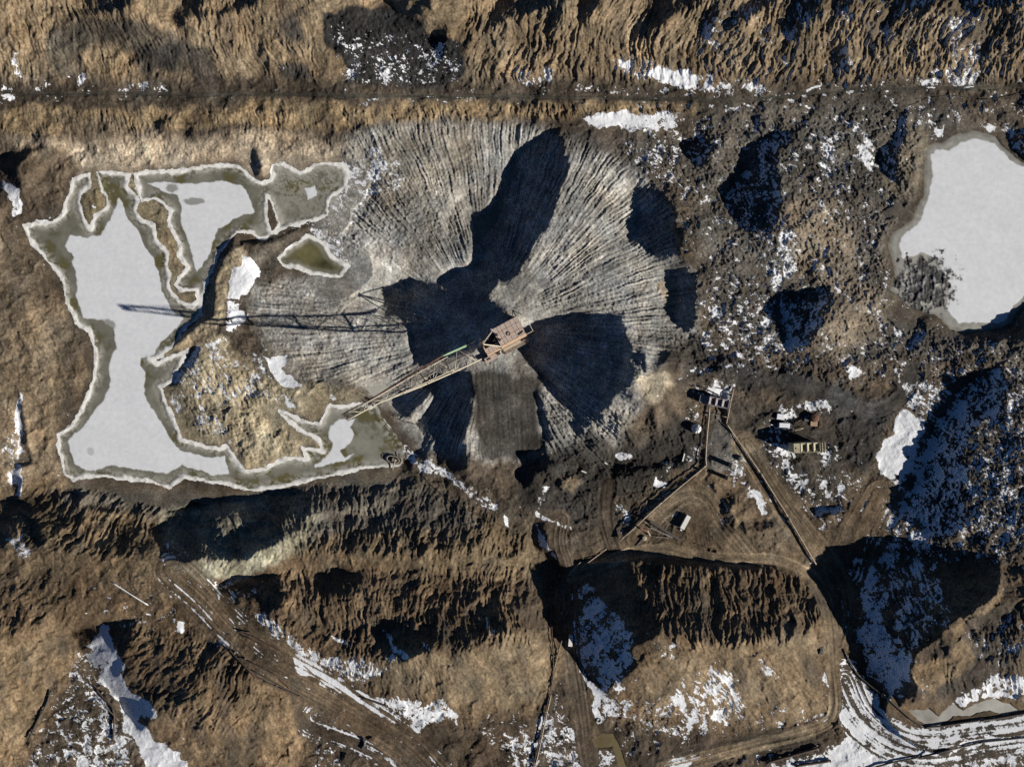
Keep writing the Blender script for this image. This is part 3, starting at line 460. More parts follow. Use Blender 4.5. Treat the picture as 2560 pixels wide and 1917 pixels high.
# gullies: outline, softness, downslope direction (dx,dy), wavelength, height (m), stretch
GULLY = [
 ([(-300,-200),(800,-200),(800,215),(-300,215)],25,(.28,1),18,.9,7),
 ([(1165,-200),(2900,-200),(2900,205),(1165,205)],25,(-.22,1),20,1.6,7),
 ([(1750,-200),(2900,-200),(2900,205),(1750,205)],40,(-.38,1),34,1.9,6),
 ([(-300,262),(640,272),(900,258),(1740,262),(1740,292),(1190,305),(860,330),(640,335),(-300,345)],14,(.12,1),13,.8,7),
 ([(1320,255),(1435,258),(1435,292),(1310,292)],6,(.0,1),18,1.6,9),
 ([(0,330),(1000,300),(1000,400),(500,400),(0,400)],20,(.05,1),9,.35,6),
 ([(60,1225),(420,1230),(420,1390),(250,1395),(60,1370)],20,(-.62,.78),24,1.9,8),
 ([(400,1240),(760,1235),(790,1300),(740,1400),(560,1440),(400,1400)],20,(-.25,1),20,1.0,6),
 ([(640,1240),(990,1180),(1150,1250),(1340,1340),(1300,1390),(760,1400)],22,(-.12,1),17,1.25,6),
 ([(740,1300),(1340,1330),(1300,1385),(760,1400)],18,(-.3,1),24,1.3,6),
 ([(700,1420),(1390,1410),(1390,1600),(1130,1640),(900,1660),(640,1560)],26,(-.12,1),18,1.3,6),
 ([(1580,1405),(2030,1420),(2070,1530),(1980,1610),(1700,1620),(1600,1540)],18,(.02,1),22,1.9,8),
 ([(300,1570),(620,1580),(760,1720),(640,1820),(480,1840),(330,1730)],24,(-.55,.84),17,1.1,7),
 ([(380,1740),(700,1680),(790,1830),(560,1930)],40,(.75,.5),22,.5,6),
 ([(-100,1430),(150,1440),(200,1560),(-100,1620)],26,(-.5,.8),18,.9,6),
 ([(-300,1580),(180,1590),(100,1860),(-300,1900)],30,(.85,-.35),24,.35,5),
 ([(930,1640),(1380,1560),(1390,1740),(1100,1770)],40,(.8,.55),26,.55,5),
 ([(740,1640),(1130,1640),(1130,1770),(900,1760)],25,(.1,1),14,.8,6),
 ([(1600,1680),(2060,1580),(2060,1760),(1800,1830)],40,(.5,.8),24,.7,5),
 ([(2180,1400),(2500,1400),(2400,1560),(2270,1640)],30,(-.45,-.8),26,.7,7),
 ([(2300,1640),(2600,1500),(2600,1740),(2380,1770)],30,(-.1,1),26,1.0,6),
 ([(2280,1000),(2480,930),(2440,1200),(2400,1350),(2280,1300)],30,(-.7,-.5),24,.6,6),
 ([(-300,600),(160,700),(230,900),(150,1050),(-300,1100)],40,(.9,.25),40,.7,4),
 ([(380,860),(640,930),(760,1060),(640,1170),(430,1080)],20,(.5,.85),24,.8,5),
 ([(60,370),(190,380),(150,530),(40,540)],20,(.3,.9),30,.8,3),
]
ROUGH = [ # cloddy ground: amplitude (m), softness, outline
 (.75,40,[(1560,380),(1760,300),(2240,260),(2300,400),(2230,600),(2300,850),(2100,960),(1850,920),(1740,860),(1740,600)]),
 (.55,30,[(1430,1020),(1600,1010),(1660,1080),(1540,1140),(1480,1120),(1360,1040)]),
 (.6,30,[(1580,830),(1760,840),(1850,900),(1760,960),(1690,910)]),
 (.45,30,[(880,400),(1100,440),(1200,560),(1000,660),(860,620),(800,560)]),
 (.6,40,[(2290,1080),(2640,900),(2640,1400),(2290,1380)]),
 (.5,30,[(810,20),(1160,100),(1160,215),(860,215)]),
 (.6,30,[(2240,800),(2560,860),(2560,960),(2250,950)]),
 (.45,25,[(1370,1060),(1760,1080),(1640,1230),(1480,1330),(1380,1260)]),
 (.4,25,[(430,880),(640,930),(760,1060),(640,1170),(430,1080)]),
 (.5,30,[(1490,1790),(1700,1830),(1700,1760),(1620,1720)]),
]

def build_ground():
    cu, cv, hc, _ = solve_relief()
    step = 2.1
    gu = np.arange(-24, 2586, step); gv = np.arange(-24, 1943, step)
    grow = np.cumsum(step * 1.42 ** np.arange(1, 13))
    u = np.concatenate([gu[0] - grow[::-1], gu, gu[-1] + grow]).astype(F)
    v = np.concatenate([gv[0] - grow[::-1], gv, gv[-1] + grow]).astype(F)
    U, V = np.meshgrid(u, v)
    h = bilin(hc, (U - cu[0]) / 4, (V - cv[0]) / 4)
    wU, wV = warp(U, V, 4, 2)
    # ---- ponds: ground is taken down to each sheet of ice
    sd, which = pond_sd(wU, wV, 60)
    levels = []
    cs, cw = pond_sd(*np.meshgrid(cu, cv), 60)
    D = np.zeros(hc.shape, F); W = np.zeros(hc.shape, F)
    for k in range(len(POND)):
        m = (cw == k) & (cs > 0)
        L = float(np.percentile(hc[m], 45)); levels.append(L)
        D[m] = hc[m] - L; W[m] = 1
    nn = 0; dd = 0
    for s, a in ((2, 1), (6, .03), (16, .0005)):
        nn = nn + a * blur(D * W, s); dd = dd + a * blur(W, s)
    ext = nn / (dd + 1e-7) * sstep(0, .25, blur(W, 12) * 6)
    h = h - bilin(ext, (U - cu[0]) / 4, (V - cv[0]) / 4)
    lev = np.asarray(levels + [0], F)[which]
    # ---- relief detail
    det = np.zeros(U.shape, F)
    gm_all = np.zeros(U.shape, F); gst = np.zeros(U.shape, F)
    for i, (P, soft, (dx, dy), wl, amp, st) in enumerate(GULLY):
        m = pmask(wU, wV, P, soft)
        k = m > .004
        if not k.any(): continue
        n_ = math.hypot(dx, dy); dx /= n_; dy /= n_
        x, y = U[k], V[k]
        a = -x * dy + y * dx; b = x * dx + y * dy
        a = a + wl * 1.3 * perlin(x / (wl * 11), y / (wl * 11), 45 + i) + wl * .75 * perlin(x / (wl * 5), y / (wl * 5), 40 + i) + wl * .28 * perlin(x / (wl * 1.8), y / (wl * 1.8), 80 + i) + wl * .12 * perlin(x / (wl * .5), y / (wl * .5), 85 + i)
        r = .75 * np.abs(perlin(a / wl, b / (wl * st * .6), 10 + i)) + .6 * (.6 - np.abs(perlin(a / (wl * .52), b / (wl * .4 * st), 30 + i))) + .42 * np.abs(perlin(a / (wl * .27), b / (wl * .25 * st), 35 + i))
        r2 = perlin(a / (wl * 2.6), b / (wl * 2.6 * st), 60 + i)
        pulse = .5 + 1.0 * sstep(-.5, .6, perlin(x / 130, y / 130, 90 + i) + .5 * perlin(x / 48, y / 48, 95 + i))
        det[k] += m[k] * amp * pulse * (r * 1.1 - .5 + .8 * r2)
        fs = perlin(a / (wl * .34), b / (wl * 2.4), 103 + i) + .7 * perlin(a / (wl * .19), b / (wl * 1.4), 105 + i)
        det[k] += m[k] * amp * .26 * fs
        gst[k] = np.where(m[k] > gm_all[k], .8 * perlin(a / (wl * .3), b / (wl * 1.6), 99 + i) + .6 * perlin(a / (wl * .14), b / (wl * .8), 101 + i), gst[k])
        gm_all[k] = np.maximum(gm_all[k], m[k])
    # excavated rows radiate from the machine
    fan = pmask(wU, wV, FAN, 18)
    k = fan > .01
    x, y = U[k] - POLAR[0], V[k] - POLAR[1]
    r = np.sqrt(x * x + y * y) + 1; th = np.arctan2(y, x)
    th = th + .022 * perlin(U[k] / 130, V[k] / 130, 21) + .007 * perlin(U[k] / 30, V[k] / 30, 24)
    fade = sstep(90, 200, r)
    rows = .7 * perlin(th * 42, r / 170, 22) * sstep(330, 180, r) + .35 * perlin(th * 19, r / 190, 23) + .75 * perlin(th * 78, r / 140, 27) * sstep(160, 260, r) + .5 * perlin(th * 130, r / 120, 29) * sstep(300, 430, r)
    rows = rows + .16 * perlin(U[k] / 5.5, V[k] / 5.5, 36)
    steps = perlin(r / 46 + 1.2 * perlin(th * 5, r / 200, 26), th * 3, 25)
    patch = .6 + .65 * sstep(-.35, .45, perlin(U[k] / 120, V[k] / 120, 28))
    gain = np.where(x > 60, 1.35, 1.0)
    rowf = np.zeros(U.shape, F); rowf[k] = rows
    det[k] += fan[k] * fade * (rows * .80 * patch * gain + .2 * steps)
    # tracks of the haul ramp south of the machine
    ramp = pmask(wU, wV, [(1182,925),(1345,940),(1362,1115),(1290,1150),(1200,1140)], 8)
    k = ramp > .01
    det[k] = det[k] * (1 - ramp[k]) + ramp[k] * (.22 * perlin((U[k] - .06 * V[k]) / 7, V[k] / 160, 33) + .12 * perlin((U[k] - .06 * V[k]) / 17, V[k] / 90, 34))
    rough = .16 + .05 * fan
    for amp, soft, P in ROUGH:
        m = pmask(wU, wV, P, soft); rough = rough * (1 - m) + amp * m
    for bx_, by_, rt, rb, hh in ((1634,966,36,105,9.0),(1560,1062,8,48,4.5),(1505,1105,6,40,3.5),(1422,1208,10,34,3.2),(1590,1095,5,36,3),(1470,1075,5,40,3.5),(1845,1275,14,46,3.0),(1605,880,8,50,3.5),(1690,900,6,42,3),(1380,1170,6,38,3),(1745,585,10,60,3.5),(2090,800,15,80,4),(2000,560,12,80,3),(2270,430,8,50,3),(115,340,5,40,3),(425,318,10,40,4),(700,1330,6,60,4),(560,1310,8,70,4)):
        rr = np.hypot(wU - bx_, wV - by_) * (1 + .16 * perlin(np.arctan2(wV - by_, wU - bx_) * 3, U * 0 + bx_, 200))
        h = h + hh * sstep(rb, rt, rr) ** 1.0
    hump = pmask(wU, wV, [(1265,715),(1300,690),(1375,680),(1380,712),(1300,750)], 8)
    qU = U + 9 * perlin(U / 21, V / 21, 62); qV = V + 9 * perlin(U / 21, V / 21, 63)
    cl = .6 * np.abs(fbm(qU / 23, qV / 19, 4, 50, .66)) + .35 * fbm(qV / 11, qU / 11, 2, 56, .7); cl2 = fbm(qU / 60, qV / 60, 3, 54)
    fine = perlin(U / 6.5, V / 6.5, 58) + .8 * perlin(U / 4.3, V / 4.3, 59) + .7 * perlin(qU / 9, qV / 9, 61)
    grit = .25 + .9 * sstep(-.5, .6, fbm(U / 75, V / 75, 3, 69, .6))
    mid_ = 1.25 * (.5 - np.abs(fbm(qU / 110, qV / 95, 3, 64, .55))) * 1.6 + .55 * fbm(qU / 48, qV / 44, 3, 67, .6)
    roadm = np.zeros(U.shape, F); road_rgb = np.zeros(U.shape + (3,), F); road_st = np.zeros(U.shape, F); road_cov = np.zeros(U.shape, F); road_ns = np.zeros(U.shape, F)
    for i, (pts, hw, rgb, mk, wl, cov) in enumerate(ROADS):
        d, s = pline(wU, wV, spline(pts), hw * 1.5)
        d0, s0 = pline(U, V, spline(pts), hw * 1.5)
        m = mk * sstep(hw * 1.15, hw * .75, np.abs(d))
        k = m > .01
        st = np.zeros(U.shape, F)
        dw = d0[k] + 7 * perlin(s0[k] / 220, d0[k] / 80, 120 + i)
        st[k] = .65 * perlin(dw / wl, s0[k] / 260, 130 + i) + .5 * perlin(dw / (wl * .5), s0[k] / 150, 131 + i)
        road_st = np.where(m > roadm, st, road_st); road_cov = np.where(m > roadm, cov, road_cov)
        roadm3 = (m > roadm)[..., None]
        road_rgb = np.where(roadm3, np.asarray(rgb, F), road_rgb)
        roadm = np.maximum(roadm, m)
    det = det * (1 - .9 * roadm) + roadm * .5 * road_st
    calm = (1 - .8 * roadm) * (1 - .8 * hump) * (1 - .7 * ramp)
    det = det + calm * (rough * (1.5 * cl - .35) + .42 * rough * fine + .5 * cl2 * sstep(.3, .7, rough) + .13 * grit * fine + mid_ * (1 - .55 * fan))
    deep = np.zeros(U.shape, F)
    for c, soft, P in SNOW:
        if c >= .8: deep = np.maximum(deep, c * pmask(wU, wV, P, soft + 3))
    det = det * (1 - .6 * deep)
    swm = pmask(wU, wV, [(1690,270),(2000,255),(2240,300),(2230,640),(2200,900),(1800,960),(1700,860),(1740,700),(1700,480)], 40)
    sr = np.hypot(U - 1800, (V - 600) * 1.15) + 26 * perlin(U / 120, V / 120, 181) + 7 * perlin(U / 30, V / 30, 182)
    sth = np.arctan2(V - 600, U - 1800)
    fur = perlin(sr / 8.5, sth * 9, 183) + .6 * perlin(sr / 19, sth * 6, 184)
    det = det + swm * .34 * fur * (.3 + .8 * sstep(-.3, .4, perlin(U / 100, V / 100, 185)))
    # ---- shore line
    inside = sstep(-2, 3, sd)
    near = sstep(-30, -3, sd)
    pk = sd > -59
    hl = h + det * (1 - .75 * near)
    hl = np.where(pk & (sd < 2), np.maximum(hl, lev + .25 * (1 - inside) + .004 * np.maximum(0, -sd)), hl)
    h = np.where(sd > -2, np.minimum(hl, lev + .5 - .22 * (sd + 2)), hl)
    h = np.where(sd > 6, np.maximum(np.minimum(h, lev - .6), lev - 2.0), h)
    # ---- colours of the ground itself
    rgb = np.empty(U.shape + (3,), F); rgb[:] = (.118, .090, .062)
    cU = U + 14 * perlin(U / 60, V / 60, 70) + 6 * perlin(U / 18, V / 18, 71); cV = V + 14 * perlin(U / 60, V / 60, 72) + 6 * perlin(U / 18, V / 18, 73)
    for c, soft, stg, P in PAINT:
        m = (stg * pmask(cU, cV, P, soft))[..., None]
        rgb = rgb * (1 - m) + np.asarray(c, F) * m
    rm = (roadm * .9)[..., None]
    rgb = rgb * (1 - rm) + road_rgb * rm
    n1 = fbm(U / 150, V / 150, 3, 100, .6); n2 = fbm(U / 30, V / 30, 3, 104, .65); n3 = fbm(U / 8, V / 8, 2, 108, .7)
    rgb = rgb * np.exp(.42 * n1 + .38 * n2 + .30 * n3 + .28 * perlin(U / 4.6, V / 4.6, 110) + roadm * .8 * road_st)[..., None]
    rgb *= np.exp(fan * .22 * rowf)[..., None]
    tint = fbm(U / 80, V / 80, 2, 112)
    rgb[..., 0] *= np.exp(.07 * tint); rgb[..., 2] *= np.exp(-.09 * tint)
    lum = rgb @ np.asarray((.3, .55, .15), F)
    rgb = (rgb * .80 + .20 * lum[..., None]) * (.78 + .14 * fan[..., None])
    # dark seams of coal and clay run down the walls
    seam = sstep(.25, .55, perlin((U - .2 * V) / 46, V / 160, 116) + .4 * n2) * sstep(.2, .7, gm_all) * .55
    rgb = rgb * (1 - seam[..., None]) + np.asarray((.062, .054, .046), F) * seam[..., None]
    rgb = np.clip(rgb, .012, .62)
    # ---- snow
    cov = np.full(U.shape, .10, F)
    for c, soft, P in SNOW:
        m = pmask(cU, cV, P, soft); cov = np.where(m > 0, np.maximum(cov * (1 - m) + c * m, np.minimum(cov, c * m)), cov)
    gy, gx = np.gradient(h, v, u)
    gx *= 4; gy *= 4
    lee = gx * SX + gy * SY                       # >0 : slope turned away from the sun, where snow stays
    conc = (blur(h, 3.0) - h)                     # hollows hold snow
    lo = fbm(U / 34, V / 34, 3, 140, .65)
    ns = .5 + .25 * lo + .24 * fbm(qU / 11, qV / 11, 3, 144, .75) + .19 * perlin(U / 3.9, V / 3.9, 150)
    gk = .6 * sstep(.1, .6, gm_all)
    ns = ns * (1 - gk) + gk * (.5 + .36 * gst + .16 * lo + .12 * perlin(U / 3.9, V / 3.9, 150))
    ns = ns * (1 - .45 * swm) + .45 * swm * (.5 + .42 * fur + .25 * lo)
    ns = ns * (1 - .65 * roadm) + .65 * roadm * (.5 + .62 * road_st + .2 * fbm(U / 40, V / 40, 2, 146))
    cov = np.where(roadm > .3, np.maximum(cov * .75, road_cov), cov)
    hot = sstep(.12, .3, cov) * sstep(1.0, .85, cov)
    x_ = np.where(cov < .8, cov * .93, cov) + hot * (.30 * np.clip(conc, -.5, .5) + .27 * np.clip(lee, -.8, .9)) - ns
    snow = sstep(-.10, .15, x_) * (.72 + .28 * sstep(.0, .35, x_))
    snow = np.clip(snow, 0, 1)
    shore = sstep(-6, -1, sd + 4 * perlin(U / 16, V / 16, 152)) * (np.isin(which, [0, 1]))
    snow = np.maximum(snow, shore * .95)
    fanless = fan * sstep(.42, .36, cov); snow *= (1 - fanless)
    # smooth the ground under deep snow a little
    # ---- pond sheets
    wz = pmask(wU, wV, WHITE[0], 5)
    for W_ in WHITE[1:]: wz = np.maximum(wz, pmask(wU, wV, W_, 5))
    return dict(u=u, v=v, U=U, V=V, h=h, rgb=rgb, snow=snow, sd=sd, which=which, lev=lev, levels=levels, white=wz, road=roadm, fan=fan, n1=n1, n2=n2, n3=n3)
# ---------------------------------------------------------------- ground meshes
G = build_ground()
def unproject(U, V, z):
    s = .25 * (HC - z) / HC
    return (U - 1280.0) * s, (958.5 - V) * s, z
def gz(px, py):
    """ground height at a survey point"""
    i = int(np.searchsorted(G['u'], px)); j = int(np.searchsorted(G['v'], py))
    z = float(G['h'][j, i]); k = int(G['which'][j, i])
    if G['sd'][j, i] > 0: z = max(z, G['levels'][k])
    return z
def at(px, py, up=0.0, z=None):
    """world point over a survey point: up metres above the ground, or at height z"""
    z = gz(px, py) + up if z is None else z
    x, y, z = unproject(px, py, z); return Vector((x, y, z))
def node_mat(name):
    m = bpy.data.materials.new(name); m.use_nodes = True
    nt = m.node_tree; return m, nt, nt.nodes['Principled BSDF']
def grid_mesh(name, faces_mask, X, Y, Z, attrs):
    """one mesh from the chosen cells of the survey grid"""
    nj, ni = X.shape
    jj, ii = np.nonzero(faces_mask)
    q = np.stack([jj * ni + ii, (jj + 1) * ni + ii, (jj + 1) * ni + ii + 1, jj * ni + ii + 1], 1)
    used = np.zeros(nj * ni, bool); used[q.ravel()] = True
    remap = np.cumsum(used) - 1
    q = remap[q].astype(np.int32)
    co = np.stack([X.ravel()[used], Y.ravel()[used], Z.ravel()[used]], 1).astype(F)
    me = bpy.data.meshes.new(name)
    me.vertices.add(len(co)); me.vertices.foreach_set('co', co.ravel())
    me.loops.add(q.size); me.loops.foreach_set('vertex_index', q.ravel())
    me.polygons.add(len(q)); me.polygons.foreach_set('loop_start', np.arange(0, q.size, 4, dtype=np.int32))
    me.polygons.foreach_set('use_smooth', np.ones(len(q), bool))
    for an, A in attrs.items():
        if A.ndim == 3:
            at_ = me.attributes.new(an, 'FLOAT_COLOR', 'POINT')
            c = np.ones((len(co), 4), F); c[:, :3] = A.reshape(-1, 3)[used]; at_.data.foreach_set('color', c.ravel())
        else:
            at_ = me.attributes.new(an, 'FLOAT', 'POINT'); at_.data.foreach_set('value', A.ravel()[used].astype(F))
    me.update(calc_edges=True)
    o = bpy.data.objects.new(name, me); C.objects.link(o); o['kind'] = 'structure'
    return o
def soil_material():
    m, nt, p = node_mat('quarry_soil'); N = nt.nodes; Lk = nt.links.new
    a = N.new('ShaderNodeAttribute'); a.attribute_name = 'soil'
    s = N.new('ShaderNodeAttribute'); s.attribute_name = 'snow'
    tc = N.new('ShaderNodeTexCoord')
    n1 = N.new('ShaderNodeTexNoise'); n1.inputs['Scale'].default_value = 1.1; n1.inputs['Detail'].default_value = 5; n1.inputs['Roughness'].default_value = .7
    n2 = N.new('ShaderNodeTexNoise'); n2.inputs['Scale'].default_value = 2.6; n2.inputs['Detail'].default_value = 3
    Lk(tc.outputs['Object'], n1.inputs['Vector']); Lk(tc.outputs['Object'], n2.inputs['Vector'])
    mr = N.new('ShaderNodeMapRange'); mr.inputs['From Min'].default_value = .25; mr.inputs['From Max'].default_value = .75; mr.inputs['To Min'].default_value = .62; mr.inputs['To Max'].default_value = 1.38
    Lk(n1.outputs['Fac'], mr.inputs['Value'])
    mul = N.new('ShaderNodeMix'); mul.data_type = 'RGBA'; mul.blend_type = 'MULTIPLY'; mul.inputs[0].default_value = 1
    Lk(a.outputs['Color'], mul.inputs[6]); Lk(mr.outputs[0], mul.inputs[7])
    ad = N.new('ShaderNodeMath'); ad.operation = 'ADD'; Lk(s.outputs['Fac'], ad.inputs[0])
    ms = N.new('ShaderNodeMapRange'); ms.inputs['From Min'].default_value = .3; ms.inputs['From Max'].default_value = .7; ms.inputs['To Min'].default_value = -.25; ms.inputs['To Max'].default_value = .25
    Lk(n2.outputs['Fac'], ms.inputs['Value']); Lk(ms.outputs[0], ad.inputs[1])
    st = N.new('ShaderNodeMapRange'); st.interpolation_type = 'SMOOTHSTEP'; st.inputs['From Min'].default_value = .28; st.inputs['From Max'].default_value = .72
    Lk(ad.outputs[0], st.inputs['Value'])
    mx = N.new('ShaderNodeMix'); mx.data_type = 'RGBA'; mx.inputs[7].default_value = (.71, .735, .78, 1)
    Lk(st.outputs[0], mx.inputs[0]); Lk(mul.outputs[2], mx.inputs[6]); Lk(mx.outputs[2], p.inputs['Base Color'])
    p.inputs['Roughness'].default_value = .92; p.inputs['Specular IOR Level'].default_value = .15
    b = N.new('ShaderNodeBump'); b.inputs['Strength'].default_value = .55; b.inputs['Distance'].default_value = .35
    Lk(n1.outputs['Fac'], b.inputs['Height']); Lk(b.outputs[0], p.inputs['Normal'])
    return m
def ice_material():
    m, nt, p = node_mat('pond_ice_snow'); N = nt.nodes; Lk = nt.links.new
    a = N.new('ShaderNodeAttribute'); a.attribute_name = 'soil'
    tc = N.new('ShaderNodeTexCoord')
    n1 = N.new('ShaderNodeTexNoise'); n1.inputs['Scale'].default_value = .35; n1.inputs['Detail'].default_value = 6; n1.inputs['Roughness'].default_value = .6
    Lk(tc.outputs['Object'], n1.inputs['Vector'])
    mr = N.new('ShaderNodeMapRange'); mr.inputs['From Min'].default_value = .3; mr.inputs['From Max'].default_value = .7; mr.inputs['To Min'].default_value = .93; mr.inputs['To Max'].default_value = 1.07
    Lk(n1.outputs['Fac'], mr.inputs['Value'])
    mul = N.new('ShaderNodeMix'); mul.data_type = 'RGBA'; mul.blend_type = 'MULTIPLY'; mul.inputs[0].default_value = 1
    Lk(a.outputs['Color'], mul.inputs[6]); Lk(mr.outputs[0], mul.inputs[7]); Lk(mul.outputs[2], p.inputs['Base Color'])
    p.inputs['Roughness'].default_value = .6; p.inputs['Specular IOR Level'].default_value = .25
    return m
M_SOIL = soil_material(); M_ICE = ice_material()
def build_meshes():
    U, V, h = G['U'], G['V'], G['h']
    X, Y, Z = unproject(U, V, h)
    mid = lambda A: .25 * (A[:-1, :-1] + A[1:, :-1] + A[:-1, 1:] + A[1:, 1:])
    um, vm = mid(U), mid(V)
    reg = np.zeros(um.shape, np.int8)
    wu, wv = warp(um, vm, 6, 3)
    inp = lambda P: sdist(wu, wv, P, 5) > 0
    reg[mid(G['fan']) > .5] = 1
    reg[inp([(-900,-900),(3500,-900),(3500,205),(1700,212),(-900,215)])] = 2
    reg[inp([(-900,1245),(130,1210),(420,1222),(640,1232),(990,1178),(1150,1260),(1340,1335),(1330,1395),(760,1395),(400,1435),(-900,1400)])] = 2
    for P in ([(700,1420),(1385,1410),(1390,1740),(1300,1790),(1120,1760),(900,1740),(740,1640),(640,1530)],[(1440,1430),(1580,1410),(2020,1425),(2062,1520),(2070,1720),(1990,1810),(1800,1830),(1560,1760),(1440,1650)],
              [(2080,1440),(2170,1400),(2640,1400),(2640,1740),(2380,1760),(2230,1755),(2130,1600)],[(180,1585),(330,1560),(600,1600),(760,1730),(790,1830),(720,1917),(460,1917),(360,1800)],[(-900,1440),(150,1450),(190,1640),(60,1880),(-900,1960)],[(2310,1160),(2440,945),(3500,850),(3500,1390),(2330,1370),(2260,1280)]):
        reg[inp(P)] = 3
    reg[mid(G['road']) > .5] = 4
    reg[inp([(1570,1010),(1590,935),(1625,915),(1665,925),(1725,990),(1690,1020),(1600,1025)])] = 5
    names = ['ground', 'clay_bench', 'quarry_wall', 'spoil_hill', 'dirt_road', 'gravel_heap']
    at_ = dict(soil=G['rgb'], snow=G['snow'])
    for i, n in enumerate(names):
        o = grid_mesh(n, reg == i, X, Y, Z, at_); o.data.materials.append(M_SOIL)
    # ponds
    sd, wh = G['sd'], G['which']
    for k, n in enumerate(POND):
        L = G['levels'][k]
        on = (wh == k) & (sd > -5)
        fm = on[:-1, :-1] & on[1:, :-1] & on[:-1, 1:] & on[1:, 1:]
        wob = 3.5 * perlin(U / 34, V / 34, 160) + 1.3 * perlin(U / 9, V / 9, 161)
        s = sd + wob
        nA = fbm(U / 70, V / 70, 4, 170, .6); nB = fbm(U / 20, V / 20, 3, 175, .6); nC = fbm(U / 9, V / 40, 3, 178, .6)
        ring = np.stack([.155 + .06 * nA, .150 + .06 * nA, .122 + .055 * nA], -1)
        olive = np.asarray((.105, .096, .038), F)
        rgb = np.empty(U.shape + (3,), F)
        if n == 'main':
            ol = np.maximum(sstep(520, 700, U) * sstep(1040, 1140, V) * sstep(.15, -.35, nA - .35 * sstep(1000, 900, U) + .2), sstep(-.05, -.4, nA + .25) * .8)
            mist = np.clip(sstep(780, 860, U) * sstep(1180, 1100, V), 0, 1)
            rgb[:] = ring; rgb = rgb * (1 - ol[..., None]) + olive * ol[..., None]
            rgb = rgb * (1 - .55 * (mist * sstep(-.3, .4, nA + nB * .6))[..., None]) + np.asarray((.26, .255, .22), F) * (.55 * (mist * sstep(-.3, .4, nA + nB * .6)))[..., None]
            basin = sstep(655, 690, U) * sstep(880, 860, U) * sstep(620, 600, V) * sstep(.9, .6, V / 700)
            swirl = np.maximum(sstep(.12, .4, np.abs(nB) * 1.1 + .3 * nA) * sstep(26, 8, s), basin * sstep(.05, .45, np.abs(fbm(U / 40 + nA, V / 40 + nB, 3, 190, .6)) + .15 * nB))
            rgb = rgb * (1 - .6 * swirl[..., None]) + np.asarray((.42, .41, .37), F) * .6 * swirl[..., None]
        elif n == 'small':
            ol = sstep(6, 22, s); rgb[:] = ring * 1.5; rgb = rgb * (1 - ol[..., None]) + np.asarray((.105, .098, .045), F) * (1 + .5 * nA[..., None]) * ol[..., None]
        elif n == 'lake':
            rgb[:] = np.asarray((.27, .27, .245), F) * (1 + .25 * nB[..., None])
        elif n == 'corner': rgb[:] = np.asarray((.33, .325, .295), F) * (1 + .35 * nA[..., None])
        elif n == 'pool': rgb[:] = np.asarray((.36, .355, .32), F) * (1 + .2 * nA[..., None])
        elif n == 'sump': rgb[:] = np.asarray((.16, .165, .125), F) * (1 + .2 * nA[..., None])
        else: rgb[:] = np.asarray((.13, .105, .05), F) * (1 + .2 * nA[..., None])
        wz = (sstep(.30, .70, G['white'] + .22 * nB + .12 * nC) * (1 - .05 * sstep(.012, .0, np.abs(perlin(U / 95, V / 95, 168) + .2 * nB))))[..., None]
        snowc = np.asarray((.68, .705, .745), F) * (1 + .035 * nA[..., None] + .02 * nB[..., None])
        rgb = rgb * (1 - wz) + snowc * wz
        zr = np.full(U.shape, L, F) + .06 * wz[..., 0]
        if n in ('main', 'small'):
            wr = np.clip(.75 + 1.0 * perlin(U / 60, V / 60, 165) + .4 * perlin(U / 17, V / 17, 166), .12, 2)
            rim = sstep(9 * wr + 1, 3.5 * wr, s)
            if n == 'main': rim = rim * (1 - sstep(925, 950, U) * sstep(1000, 1020, V) * sstep(1175, 1150, V))
            dirt = sstep(.15, .6, nB) * .3
            rgb = rgb * (1 - rim[..., None]) + np.asarray((.80, .80, .775), F) * (1 - dirt[..., None]) * rim[..., None]
            zr += .45 * sstep(13, 1, s) + .10 * rim * nB
        if n == 'lake':
            edge = sstep(3, 10, s); rgb *= (.72 + .28 * edge)[..., None]
            d = np.hypot(U - 2308, V - 712) + 7 * nB * 3
            d = d + 16 * nB + 10 * nC
            bl = sstep(66, 60, d)
            mot = np.clip(sstep(.0, .45, .75 * nB + .4 * nC + .45 * sstep(0, -45, U - 2308) * sstep(30, -20, V - 730) - .12) + .12 * (nC > .3), 0, 1) * .85
            dark = np.asarray((.040, .040, .041), F) * (1 - mot[..., None]) + np.asarray((.25, .25, .25), F) * mot[..., None]
            zr = zr + bl * (.25 + .5 * nB + .35 * nC)
            rgb = rgb * (1 - bl[..., None]) + dark * bl[..., None]
            ri = sstep(3, 0, np.abs(d - 76)) * sstep(-10, 30, U - 2308) * .5 + sstep(9, 5, np.abs(d - 68)) * sstep(0, 40, U - 2308)
            rgb = rgb * (1 - np.clip(ri, 0, 1)[..., None] * .55) + np.asarray((.2, .2, .2), F) * np.clip(ri, 0, 1)[..., None] * .55
        if n == 'main':   # dark thawed spot and slush holes
            for (a, b, ra, rb) in ((486, 504, 26, 8), (226, 1129, 8, 9), (430, 470, 14, 10), (262, 815, 26, 16)):
                e = sstep(1.3, .8, np.hypot((U - a) / ra, (V - b) / rb) + .3 * nB)[..., None] * (.75 if ra > 10 else .35)
                rgb = rgb * (1 - e) + np.asarray((.16, .155, .13), F) * e
        rgb = np.clip(rgb, .02, .8)
        o = grid_mesh('frozen_pond', fm, *unproject(U, V, zr), dict(soil=rgb)); o.data.materials.append(M_ICE)
build_meshes()
